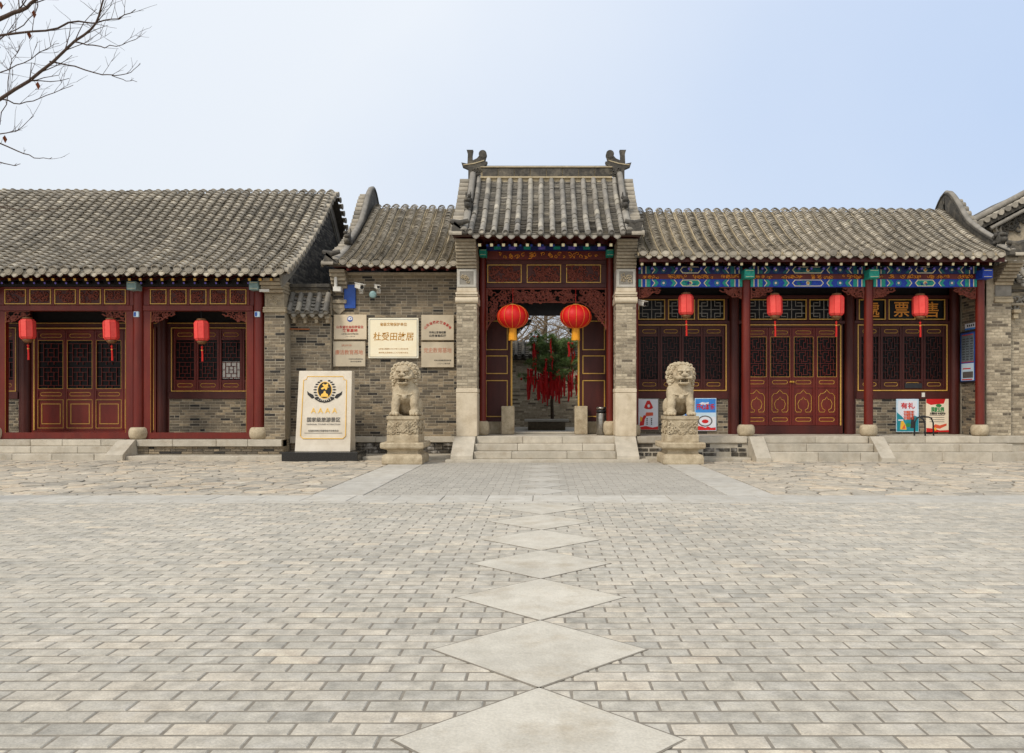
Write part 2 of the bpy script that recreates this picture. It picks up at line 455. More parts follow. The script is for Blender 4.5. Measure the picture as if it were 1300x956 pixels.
def text(body, x, y, z, size, mname, parent, width=None, bold=0.0, rot=None, shear=0.0, name='lettering'):
    return link(name, text_mesh(body, size, mname, width=width, bold=bold, shear=shear), parent, (x, y, z), rot)

# ================================================================ shared builders
class Bank:
    """bricks of one thing: the first 300 become objects, the rest one stuff part"""
    def __init__(s, owner, limit=300):
        s.owner = owner; s.limit = limit; s.cand = []; s.mats = []; s.stuff = MB(); s.rng = random.Random(len(owner.name) * 31 + 5)
    def mi(s, m):
        if m not in s.mats: s.mats.append(m)
        return s.mats.index(m)
BRICK_MESH = {}
def brick_mesh(m, orient, L, h, var):
    k = (m, orient, round(L, 3), round(h, 4), var)
    if k not in BRICK_MESH:
        mb = MB(); d = .03; t = (var + .5) / 16
        emit_brick(mb, orient, -L / 2, L / 2, 0, h, 0, d, 0, t)
        BRICK_MESH[k] = mb.mesh('brick', m)
    return BRICK_MESH[k]
def emit_brick(mb, orient, a, b, z0, z1, face, d, mi, t):
    """front face of the brick lies at 'face', body goes d into the wall; small chamfer"""
    c = .003
    if orient == '-y':
        P = lambda u, q, w: (u, face + q, w); flip = False
    elif orient == '+x':
        P = lambda u, q, w: (face - q, u, w); flip = False
    else:
        P = lambda u, q, w: (face + q, u, w); flip = True
    vs = [P(a + c, 0, z0 + c), P(b - c, 0, z0 + c), P(b - c, 0, z1 - c), P(a + c, 0, z1 - c), P(a, c, z0), P(b, c, z0), P(b, c, z1), P(a, c, z1), P(a, d, z0), P(b, d, z0), P(b, d, z1), P(a, d, z1)]
    fs = [(0, 1, 2, 3)] + [(i + 4, (i + 1) % 4 + 4, (i + 1) % 4, i) for i in range(4)] + [(i + 8, (i + 1) % 4 + 8, (i + 1) % 4 + 4, i + 4) for i in range(4)]
    if flip: fs = [f[::-1] for f in fs]
    mb.add(vs, fs, mi, t)
def bricks(bank, wall, x0, x1, z0, z1, face, m='brick_grey', orient='-y', L=.25, h=.066, j=.0125, holes=(), prio=1):
    """one brick-faced rectangle: wall mesh (mortar) must lie 8 mm behind 'face'"""
    rng = bank.rng
    n = max(1, round((z1 - z0) / h)); ph = (z1 - z0) / n
    for r in range(n):
        a = x0 - (r % 2) * L / 2 - rng.choice((0, 0, 0, L / 4))
        za, zb = z0 + r * ph + j / 2, z0 + (r + 1) * ph - j / 2
        while a < x1:
            w = L if rng.random() > .22 else L / 2
            p, q = max(a, x0) + j / 2, min(a + w, x1) - j / 2
            full = a >= x0 and a + w <= x1 and w == L
            a += w
            if q - p < .025: continue
            if any(hx0 < (p + q) / 2 < hx1 and hz0 < (za + zb) / 2 < hz1 for hx0, hx1, hz0, hz1 in holes): continue
            fc = rng.uniform(-.005, .004)
            if full: bank.cand.append((prio + rng.random() * .5, wall, m, orient, (p + q) / 2, za, zb - za, q - p, face, fc, rng.randrange(16)))
            else: emit_brick(bank.stuff, orient, p, q, za, zb, face + (fc if orient != '+x' else -fc), .03, bank.mi(m), rng.random())
def bank_done(bank):
    bank.cand.sort(key=lambda c: c[0])
    for i, (pr, wall, m, orient, u, z0, hh, L, face, fc, var) in enumerate(bank.cand):
        f = face + (fc if orient != '+x' else -fc)
        if i < bank.limit:
            loc = (u, f, z0) if orient == '-y' else (f, u, z0)
            link('brick', brick_mesh(m, orient, L, .057, var), wall, loc, scale=(1, 1, hh / .057))
        else:
            emit_brick(bank.stuff, orient, u - L / 2, u + L / 2, z0, z0 + hh, f, .03, bank.mi(m), (var + .5) / 16)
    if bank.stuff.f:
        part('bricks', bank.stuff, bank.mats, bank.owner, kind='stuff')
def wall_y(bank, owner, name, x0, x1, face, back, z0, z1, m='brick_grey', mortar='mortar', holes=(), prio=1, **k):
    """wall facing the camera; mortar body plus bricks"""
    mb = MB()
    if holes:
        xs = sorted({x0, x1, *[q for hh in holes for q in hh[:2]]}); zs = sorted({z0, z1, *[q for hh in holes for q in hh[2:]]})
        for i in range(len(xs) - 1):
            for jj in range(len(zs) - 1):
                cx, cz = (xs[i] + xs[i + 1]) / 2, (zs[jj] + zs[jj + 1]) / 2
                if not any(a < cx < b and c < cz < d for a, b, c, d in holes):
                    mb.box(xs[i], xs[i + 1], face + .0055, back, zs[jj], zs[jj + 1])
    else:
        mb.box(x0, x1, face + .0055, back, z0, z1)
    w = part(name, mb, mortar, owner)
    bricks(bank, w, x0, x1, z0, z1, face, m, '-y', holes=holes, prio=prio, **k)
    return w

def scrolls(mb, x0, x1, z0, z1, y, n, seed, rmin, rmax, tr, inside=None, mi=0, sides=4):
    rng = random.Random(seed); c = 0; tries = 0
    while c < n and tries < n * 30:
        tries += 1
        R = rng.uniform(rmin, rmax); cx = rng.uniform(x0 + R * .6, x1 - R * .6); cz = rng.uniform(z0 + R * .6, z1 - R * .6)
        if inside and not inside(cx, cz): continue
        c += 1
        a0 = rng.uniform(0, 6.28); dr = rng.choice((-1, 1)); yy = y + rng.uniform(-.006, .006)
        pts = []; rr = []
        for k in range(8):
            a = a0 + dr * k * .8; q = R * (1 - .1 * k)
            pts.append((min(max(cx + q * math.cos(a), x0), x1), yy - .002 * k, min(max(cz + q * math.sin(a), z0), z1))); rr.append(tr * (1.1 - .06 * k))
        mb.tube(pts, rr, sides, mi, .5, True, True)
        if rng.random() < .6:
            a = rng.uniform(0, 6.28)
            mb.ell((cx + R * .9 * math.cos(a), yy, cz + R * .9 * math.sin(a)), (R * .5, tr * .9, R * .3), 6, 4, mi)
def gold_rect(mb, x0, x1, z0, z1, y, w=.016, d=.012, mi=0):
    mb.box(x0, x1, y, y + d, z1 - w, z1, mi); mb.box(x0, x1, y, y + d, z0, z0 + w, mi)
    mb.box(x0, x0 + w, y, y + d, z0 + w, z1 - w, mi); mb.box(x1 - w, x1, y, y + d, z0 + w, z1 - w, mi)
def path_tube(mb, pts, y, r=.007, mi=0, closed=True):
    P = [(a, y, b) for a, b in pts]
    if closed: P = P + [P[0]]
    mb.tube(P, r, 4, mi, .5, not closed, False)
def pill(mb, x0, x1, z0, z1, y, r=.007, mi=0):
    q = (z1 - z0) / 2; cz = (z0 + z1) / 2; pts = []
    for k in range(7): a = math.pi / 2 + math.pi * k / 6; pts.append((x0 + q + q * math.cos(a), cz + q * math.sin(a)))
    for k in range(7): a = -math.pi / 2 + math.pi * k / 6; pts.append((x1 - q + q * math.cos(a), cz + q * math.sin(a)))
    path_tube(mb, pts, y, r, mi)

PAT_A = []
for b in (0, .5):     # two stacked squares with an inner frame
    for (x0, z0, x1, z1) in ((0, .06, 1, .06), (0, .44, 1, .44), (.2, .06, .2, .44), (.8, .06, .8, .44), (0, .25, .2, .25), (.8, .25, 1, .25),
                             (.2, .16, .8, .16), (.2, .34, .8, .34), (.38, .16, .38, .34), (.62, .16, .62, .34), (.38, .25, .62, .25), (.5, .34, .5, .44), (.5, .06, .5, .16), (.38, 0, .38, .06), (.62, 0, .62, .06)):
        PAT_A.append((x0, z0 + b, x1, z1 + b))
PAT_B = []
for b in range(3):
    q = b / 3; s = 1 / 3
    for (x0, z0, x1, z1) in ((0, .5, .3, .5), (.7, .5, 1, .5), (.3, .15, .3, .85), (.7, .15, .7, .85), (.3, .85, .55, .85), (.45, .15, .7, .15), (.5, .15, .5, .6), (.5, .6, .6, .6), (.15, 0, .15, .5), (.85, .5, .85, 1), (.15, .72, .3, .72), (.7, .28, .85, .28), (0, 1, 1, 1), (.15, .72, .15, 1), (.85, 0, .85, .28), (.3, .3, .4, .3), (.4, .0, .4, .3), (.6, .6, .6, 1)):
        PAT_B.append((x0, q + z0 * s, x1, q + z1 * s))
PAT_T = [(0, .3, .35, .3), (.35, .3, .35, 0), (.5, 0, .5, 1), (.65, 0, .65, .3), (.65, .3, 1, .3), (0, .7, .35, .7), (.35, .7, .35, 1), (.65, .7, .65, 1), (.65, .7, 1, .7), (.12, .12, .12, .88), (.88, .12, .88, .88), (.12, .5, .88, .5), (.12, .88, .28, .88), (.72, .88, .88, .88), (.12, .12, .28, .12), (.72, .12, .88, .12)]
def lattice(mb, x0, x1, z0, z1, y, pat, t=.011, d=.022, mi=0):
    for i, (a, b, c, e) in enumerate(pat):
        xa, xb, za, zb = x0 + (x1 - x0) * min(a, c), x0 + (x1 - x0) * max(a, c), z0 + (z1 - z0) * min(b, e), z0 + (z1 - z0) * max(b, e)
        yy = y + (.0015 if a == c else 0)
        mb.box(max(x0, xa - t / 2), min(x1, xb + t / 2), yy, yy + d, max(z0, za - t / 2), min(z1, zb + t / 2), mi)

def leaf_meshes(w, h, style, frame_mat):
    """a leaf of a panelled door or window: frame+panels, lattice, glass pane, gold lines; origin bottom left, front at y=0"""
    fr, la, pa, go = MB(), MB(), MB(), MB(); pl_ = []
    s = .055
    fr.cbox(.004, s, 0, .06, 0, h, .004); fr.cbox(w - s, w - .004, 0, .06, 0, h, .004)
    if style == 'left_door':
        lv = [0, .075, .77, .845, 1.02, 1.09, h - .30, h - .24, h - .085, h]   # rails: bottom / mid / top
        rails = [(0, .06), (.74, .80), (.97, 1.03), (h - .26, h - .20), (h - .06, h)]
        lat = (1.03, h - .26); pills = [(.80, .97), (h - .20, h - .06)]; panels = [(.06, .74)]
    elif style == 'right_door':
        rails = [(0, .05), (.23, .27), (.91, .96), (1.13, 1.18), (h - .23, h - .18), (h - .05, h)]
        lat = (1.18, h - .23); pills = [(.05, .23), (.96, 1.13), (h - .18, h - .05)]; panels = [(.27, .91)]
    elif style == 'left_window':
        rails = [(0, .05), (.22, .27), (h - .27, h - .22), (h - .05, h)]
        lat = (.27, h - .27); pills = [(.05, .22), (h - .22, h - .05)]; panels = []
    else:
        rails = [(0, .05), (.20, .25), (h - .25, h - .20), (h - .05, h)]
        lat = (.25, h - .25); pills = [(.05, .20), (h - .20, h - .05)]; panels = []
    for a, b in rails: fr.cbox(s, w - s, .004, .056, a, b, .003)
    for a, b in pills:
        fr.box(s, w - s, .022, .045, a, b)
        c = (a + b) / 2; q = min(.042, (b - a) * .30)
        pg = MB(); pill(pg, s + .045, w - s - .045, c - q, c + q, .020, .006); pl_.append(pg.mesh('gold_line', 'gold'))
    for a, b in panels:
        fr.box(s, w - s, .024, .045, a, b)
        if style == 'left_door':
            gold_rect(go, s + .07, w - s - .07, a + .09, b - .09, .016, .012)
            gold_rect(go, s - .012, w - s + .012, a - .012, b + .012, -.004, .009, .008)
        else:   # cloud-headed panel
            x0, x1, z0, z1 = s + .035, w - s - .035, a + .05, b - .05; cx = w / 2; ww = (x1 - x0) / 2
            pts = [(x0 + .03, z0), (x0, z0 + .05)]
            pts += [(x0, z1 - .16), (x0 + ww * .25, z1 - .09), (x0 + ww * .6, z1 - .085), (cx - ww * .15, z1 - .035), (cx, z1)]
            pts += [(2 * cx - p[0], p[1]) for p in pts[::-1][1:]]
            path_tube(go, pts, .020, .006, closed=False)
            q = [(x0 + .03, z0), (cx - ww * .30, z0), (cx - ww * .22, z0 + .05), (cx - ww * .55, z0 + .09), (cx - ww * .68, z0 + .2), (cx - ww * .5, z0 + .29), (cx - ww * .2, z0 + .31), (cx, z0 + .37)]
            q += [(2 * cx - p[0], p[1]) for p in q[::-1][1:]]
            path_tube(go, q, .020, .006, closed=False)
    if style.endswith('door'):
        gold_rect(go, s - .006, w - s + .006, lat[0] - .010, lat[1] + .010, -.004, .008, .008)
    lattice(la, s, w - s, lat[0], lat[1], .014, PAT_A if style.startswith('left') else PAT_B, .012 if style.startswith('left') else .013)
    pa.box(s - .01, w - s + .01, .046, .052, lat[0] - .01, lat[1] + .01)
    return [fr.mesh('frame', frame_mat), la.mesh('lattice', frame_mat), pa.mesh('pane', 'glass_dark'), go.mesh('gold_trim', 'gold') if go.f else None] + pl_
def put_leaf(name, meshes, parent, x, y, z):
    o = link(name, meshes[0], parent, (x, y, z))
    link('lattice', meshes[1], o, (x, y, z)); link('pane', meshes[2], o, (x, y, z))
    if meshes[3]: link('gold_trim', meshes[3], o, (x, y, z))
    for q in meshes[4:]: link('gold_line', q, o, (x, y, z))
    return o

# ---------------------------------------------------------------- roofs
def roof_profile(ye, ze, yr, zr, sag=.3, roll=.0, n=60):
    """eave -> ridge polyline; sag: hollow curve, roll: rounded crown over the last metres"""
    Ls = yr - ye; sl = []
    for i in range(n):
        t = (i + .5) / n
        s = 1 - sag + 2 * sag * t
        if roll:
            q = max(0.0, (t * Ls - (Ls - roll)) / roll); s *= math.sqrt(max(0, 1 - q * q))
        sl.append(s)
    k = (zr - ze) / sum(sl); pts = [(ye, ze)]
    for i in range(n): pts.append((ye + Ls * (i + 1) / n, pts[-1][1] + sl[i] * k))
    return pts
def stations(prof, step, start=0.0):
    d = [0.0]
    for a, b in zip(prof, prof[1:]): d.append(d[-1] + math.hypot(b[0] - a[0], b[1] - a[1]))
    res = []; s = start; i = 0
    while s < d[-1] - step * .3:
        while d[i + 1] < s: i += 1
        f = (s - d[i]) / (d[i + 1] - d[i]); a, b = prof[i], prof[i + 1]
        res.append((a[0] + (b[0] - a[0]) * f, a[1] + (b[1] - a[1]) * f, math.atan2(b[1] - a[1], b[0] - a[0])))
        s += step
    return res
def sweep(mb, prof, x, sec, mi=0, t=.5, sm=False):
    rings = []
    prof = [p for i, p in enumerate(prof) if i == 0 or math.hypot(p[0] - prof[i - 1][0], p[1] - prof[i - 1][1]) > 1e-6]
    for i, (y, z) in enumerate(prof):
        a = prof[max(0, i - 1)]; b = prof[min(len(prof) - 1, i + 1)]
        l = math.hypot(b[0] - a[0], b[1] - a[1]); ny, nz = -(b[1] - a[1]) / l, (b[0] - a[0]) / l
        rings.append([(x + dx, y + ny * dn, z + nz * dn) for dx, dn in sec])
    mb.loft(rings, mi, t, sm)
def arc_tile(w, rise, L, lift, th, nseg, up, base):
    """one curved roof tile in its own frame: x across, y up the slope, z off the roof"""
    vs = []
    for (y, dz) in ((0, lift), (L, 0)):
        for k in range(nseg + 1):
            a = math.pi * k / nseg
            vs.append((-w / 2 * math.cos(a), y, base + dz + (rise * math.sin(a) if up else rise * (1 - math.sin(a)))))
    n = nseg + 1
    for k in range(nseg + 1):
        x, y, z = vs[k]; vs.append((x * (.86 if up else 1), y + .004, z - th))
    fs = [(k, k + 1, n + k + 1, n + k) for k in range(nseg)] + [(k, 2 * n + k, 2 * n + k + 1, k + 1) for k in range(nseg)]
    return vs, fs
def tiled_roof(owner, rf, prof, x0, x1, pitch, expo, style, m, limit=300, view=(-99, 99), mort=False, seed=1, ends=True, frac=.62):
    rng = random.Random(seed)
    n = int(round((x1 - x0) / pitch)); pitch = (x1 - x0) / n
    wc = pitch * frac
    if style == 'barrel':
        cover = arc_tile(.122, .075, .285, .005, .016, 8, True, .045); ce = .27
        pan = arc_tile(pitch * .80, .03, .10, .032, .016, 4, False, .0); pe = expo
    else:
        cover = arc_tile(wc, pitch * .27, expo * 1.4, .055 if expo > .12 else .038, .022 if expo > .12 else .015, 8, True, .048); ce = expo
        pan = arc_tile(pitch * .62, .035, expo * 1.4, .026, .014, 4, False, .0); pe = expo
    cands = []; stuff = MB(); NV = 12; meshes = {}
    def wob(x): return .013 * math.sin(x * 1.1 + seed) + .008 * math.sin(x * 2.9 + 1)
    def mesh_for(k, var):
        if (k, var) not in meshes:
            mb = MB(); vs, fs = cover if k == 'roof_tile' else pan
            mb.add(vs, fs, 0, (var + .5) / NV, False)
            meshes[k, var] = mb.mesh(k, m)
        return meshes[k, var]
    st_c = stations(prof, ce); st_p = stations(prof, pe)
    for c in range(n + 1):
        cb = rng.gauss(0, .10)
        for kind, st, tile, xc in (('roof_tile', st_c, cover, x0 + c * pitch), ('pan_tile', st_p, pan, x0 + (c + .5) * pitch)):
            if xc > x1 + .01 and kind == 'roof_tile' or kind == 'pan_tile' and c == n: continue
            jx = 0
            for i, (y, z, a) in enumerate(st):
                tt = min(.999, max(0, .52 + cb + rng.gauss(0, .20)))
                jx = jx * .8 + rng.gauss(0, .0035)
                aa = a + rng.gauss(0, .022)
                z += wob(xc) + rng.gauss(0, .003)
                px = CX + xc * F / y
                vis = -5 < px < 1305
                cands.append((i * (ce if kind == 'roof_tile' else pe) + (0 if vis else 50) + (0 if kind == 'roof_tile' else 3.0), kind, xc + jx, y, z, aa, int(tt * NV)))
    cands.sort(key=lambda c: c[0])
    for i, (pr, kind, xc, y, z, a, var) in enumerate(cands):
        if i < limit:
            link(kind, mesh_for(kind, var), rf, (xc, y, z), (a, 0, rng.gauss(0, .01)))
        else:
            vs, fs = cover if kind == 'roof_tile' else pan
            ca, sa = math.cos(a), math.sin(a)
            stuff.add([(xc + p[0], y + p[1] * ca - p[2] * sa, z + p[1] * sa + p[2] * ca) for p in vs], fs, 0, (var + .5) / NV)
    part('roof_tiles', stuff, m, rf, kind='stuff')
    if mort:
        mb = MB()
        for c in range(n + 1):
            for sgn in (-1, 1):
                xx = x0 + c * pitch + sgn * (wc / 2 + .008)
                sweep(mb, prof[::3] + [prof[-1]], xx, [(-.012, .0), (.012, .0), (.010, .045), (-.010, .045)])
        part('mortar_line', mb, 'roof_mortar', rf)
    if ends:
        y, z = prof[0]; a = st_c[0][2]
        dm, tm = [], []
        for var in range(6):
            mb = MB(); t = (var + .5) / 6
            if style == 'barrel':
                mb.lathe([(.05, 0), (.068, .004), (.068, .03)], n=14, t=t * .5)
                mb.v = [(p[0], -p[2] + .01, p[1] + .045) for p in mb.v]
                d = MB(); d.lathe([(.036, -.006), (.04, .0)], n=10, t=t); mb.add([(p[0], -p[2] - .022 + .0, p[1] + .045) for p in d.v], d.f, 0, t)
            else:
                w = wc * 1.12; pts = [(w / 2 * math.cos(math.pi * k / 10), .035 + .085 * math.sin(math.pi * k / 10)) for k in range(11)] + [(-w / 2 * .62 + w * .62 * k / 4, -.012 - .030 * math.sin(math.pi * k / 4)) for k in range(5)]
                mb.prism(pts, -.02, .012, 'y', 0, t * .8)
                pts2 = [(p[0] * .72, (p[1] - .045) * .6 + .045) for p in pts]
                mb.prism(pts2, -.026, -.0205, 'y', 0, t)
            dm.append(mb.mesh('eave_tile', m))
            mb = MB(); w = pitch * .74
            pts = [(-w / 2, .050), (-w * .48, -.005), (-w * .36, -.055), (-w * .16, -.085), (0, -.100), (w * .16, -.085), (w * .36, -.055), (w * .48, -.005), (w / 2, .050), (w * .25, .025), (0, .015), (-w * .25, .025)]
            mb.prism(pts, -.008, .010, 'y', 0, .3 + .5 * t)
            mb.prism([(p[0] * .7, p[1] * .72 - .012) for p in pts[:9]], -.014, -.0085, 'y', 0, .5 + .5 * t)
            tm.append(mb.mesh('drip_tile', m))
        for c in range(n + 1):
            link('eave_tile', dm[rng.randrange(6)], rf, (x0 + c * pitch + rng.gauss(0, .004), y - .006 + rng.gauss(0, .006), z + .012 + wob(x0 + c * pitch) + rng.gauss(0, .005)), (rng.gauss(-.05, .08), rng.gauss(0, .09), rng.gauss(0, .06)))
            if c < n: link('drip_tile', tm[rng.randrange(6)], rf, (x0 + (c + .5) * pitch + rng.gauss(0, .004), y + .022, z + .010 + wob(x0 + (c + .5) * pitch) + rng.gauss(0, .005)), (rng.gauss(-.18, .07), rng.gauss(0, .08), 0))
def roof_body(owner, prof, x0, x1, m_under='wood_dark', th=.05):
    """the roof deck: bed under the tiles, closed down the back slope"""
    mb = MB()
    back = [(2 * prof[-1][0] - y, z) for y, z in prof[::-1][1:]]
    full = prof[::3] + ([prof[-1]] if prof[::3][-1] != prof[-1] else []) + back[::3] + [back[-1]]
    sweep(mb, [(full[0][0] + .07, full[0][1] + .02)] + full[1:-1], 0, [(x0, -th), (x1, -th), (x1, -.008), (x0, -.008)])
    return part('roof', mb, 'roof_bed', owner), full
def rafters(owner, x0, x1, n, y0, y1, z0, slope, s, mats, name='rafter'):
    """square flying rafters whose painted ends show under the eave"""
    mb = MB()
    mb.box(-s / 2, s / 2, .006, y1 - y0, -s / 2, s / 2, 0); mb.box(-s / 2 + .004, s / 2 - .004, 0, .006, -s / 2 + .004, s / 2 - .004, 1)
    me = mb.mesh(name, mats)
    for i in range(n):
        link(name, me, owner, (x0 + (x1 - x0) * i / (n - 1), y0, z0), (slope, 0, 0))
def stone_row(owner, name, x0, x1, y0, y1, z0, z1, L, m='step_stone', seed=1, b=.010):
    rng = random.Random(seed); a = x0
    while a < x1 - .02:
        w = L * rng.uniform(.75, 1.25)
        e = a + w if a + w < x1 - L * .3 else x1
        mb = MB(); d = rng.uniform(-.004, .004)
        mb.cbox(a + .003, e - .003, y0 + d, y1, z0, z1 + d * .6, b, 0, rng.random())
        part(name, mb, m, owner); a = e
def ball_base(owner, x, y, z, r, h, m='carved_stone'):
    mb = MB(); pr = []
    for k in range(11):
        a = math.pi * (k / 10) - math.pi / 2
        pr.append((r * (.62 + .38 * math.cos(a) ** .8 if abs(math.cos(a)) > 1e-6 else .62), h / 2 + h / 2 * math.sin(a)))
    mb.lathe(pr, (x, y, z), 20, t=.5)
    return mb

# ================================================================ ground and paving
g = MB(); g.add([(-400, -200, -.03), (400, -200, -.03), (400, 900, -.03), (-400, 900, -.03)], [(0, 1, 2, 3)])
struct('ground', g, 'ground_far')

def paving(name, x0, x1, y0, y1, L, wd, j, m, seed, skip=None, limit=300, jm='paving_joint', zt=0.0):
    rng = random.Random(seed)
    bed = MB(); bed.box(x0, x1, y0, y1, -.028, -.0032 + zt)
    S = struct(name, bed, jm)
    def emit(mb, cx, cy, l, w, dz, t):
        a, b = l / 2, w / 2 - .0035; c = .005
        vs = [(cx - a, cy - b, -.02), (cx + a, cy - b, -.02), (cx + a, cy + b, -.02), (cx - a, cy + b, -.02),
              (cx - a, cy - b, dz - c * .8), (cx + a, cy - b, dz - c * .8), (cx + a, cy + b, dz - c * .8), (cx - a, cy + b, dz - c * .8),
              (cx - a + c, cy - b + c, dz), (cx + a - c, cy - b + c, dz), (cx + a - c, cy + b - c, dz), (cx - a + c, cy + b - c, dz)]
        fs = [(8, 9, 10, 11)] + [(i + 4, (i + 1) % 4 + 4, (i + 1) % 4 + 8, i + 8) for i in range(4)] + [(i, (i + 1) % 4, (i + 1) % 4 + 4, i + 4) for i in range(4)]
        mb.add(vs, fs, 0, t)
    NV = 14; ms = []
    for v in range(NV):
        mb = MB(); emit(mb, 0, 0, L - j, wd - j, 0, (v + .5) / NV); ms.append(mb.mesh('paving_brick', m))
    cand = []; stuff = MB()
    ny = int(round((y1 - y0) / wd)); wd = (y1 - y0) / ny
    for r in range(ny):
        cy = y0 + (r + .5) * wd; a = x0 - (L / 2 if r % 2 else 0) + rng.uniform(-.012, .012)
        while a < x1:
            p, q = max(a, x0), min(a + L, x1); full = p == a and q == a + L; a += L
            if q - p < .04: continue
            cx = (p + q) / 2
            if skip and skip(cx, cy): continue
            dz = zt + max(-.0012, min(.002, rng.gauss(0, .0009))); t = min(.999, max(0, rng.gauss(.5, .22)))
            px = CX + cx * F / cy; py = CY + F * H / cy
            vis = full and 0 < px < 1300 and py < 950
            cand.append((cy + (0 if vis else 100), cx, cy, dz, t, q - p - j, full, rng.gauss(0, .006)))
    cand.sort()
    for i, (pr, cx, cy, dz, t, l, full, rz) in enumerate(cand):
        if i < limit: link('paving_brick', ms[int(t * NV)], S, (cx, cy, dz), (rng.gauss(0, .004), rng.gauss(0, .003), rz))
        else: emit(stuff, cx, cy, l, wd - j, dz, t)
    part('paving_bricks', stuff, m, S, kind='stuff')
    return S
XD = -.02
DIA = [(3.72 + 1.145 * k, .556, 1.145) for k in range(-1, 6)]
def in_dia(cx, cy):
    return any(abs(cx - XD) / hw + abs(cy - (b + l / 2)) / (l / 2) < .72 for b, hw, l in DIA)
plaza = paving('plaza_paving', -10.5, 9.5, 1.2, 10.55, .25, .1245, .010, 'paving_brick', 3, in_dia)
for b, hw, l in DIA:
    mb = MB(); y = b + l / 2
    mb.prism([(XD - hw, y), (XD, y - l / 2 + .004), (XD + hw, y), (XD, y + l / 2 - .004)], -.02, .0035, 'z', 0, random.random())
    part('diamond_slab', mb, 'diamond_slab', plaza)
    mb = MB(); e_ = .014; mb.prism([(XD - hw - e_, y), (XD, y - l / 2 - e_), (XD + hw + e_, y), (XD, y + l / 2 + e_)], -.02, .0022, 'z'); part('diamond_joint', mb, 'paving_joint', plaza)
# pale kerb strip across the plaza
mb = MB(); mb.box(-16, 14, 10.555, 11.355, -.028, -.008)
kerb = struct('kerb_strip', mb, 'paving_joint')
a = -16.0; rng = random.Random(4)
while a < 14:
    m_ = MB(); m_.cbox(a + .004, a + .606, 10.70, 11.35, -.02, .004 + rng.uniform(-.002, .002), .006, 0, rng.random()); part('kerb_slab', m_, 'pale_slab', kerb)
    m_ = MB(); m_.cbox(a + .20, a + .802, 10.56, 10.692, -.02, .002, .006, 0, rng.random() * .6); part('kerb_slab', m_, 'pale_slab', kerb)
    a += .61
# grey brick approach to the gate with its own line of smaller diamonds
DIB = [(11.44 + .91 * k, .39, .90) for k in range(6)]
def in_dib(cx, cy): return any(abs(cx - XD) / hw + abs(cy - (b + l / 2)) / (l / 2) < .66 for b, hw, l in DIB)
appr = paving('gate_approach', -2.5, 2.55, 11.36, 17.5, .25, .1245, .008, 'approach_brick', 9, in_dib)
for b, hw, l in DIB:
    mb = MB(); y = b + l / 2
    mb.prism([(XD - hw, y), (XD, y - l / 2 + .004), (XD + hw, y), (XD, y + l / 2 - .004)], -.02, .0035, 'z', 0, random.random())
    part('diamond_slab', mb, 'pale_slab', appr)
for x0, x1 in ((-3.22, -2.505), (2.555, 3.22)):
    mb = MB(); mb.box(x0 + .002, x1 - .002, 11.36, 18.6, -.028, -.008)
    bs = struct('border_strip', mb, 'paving_joint')
    y = 11.365
    while y < 18.5:
        m_ = MB(); m_.cbox(x0 + .004, x1 - .004, y + .003, y + .897, -.02, .003 + random.uniform(-.002, .002), .006, 0, random.random()); part('border_slab', m_, 'pale_slab', bs)
        y += .9
mb = MB(); mb.box(-2.5, 2.55, 17.505, 18.6, -.028, -.004); part('paved_margin', mb, 'step_stone', appr)

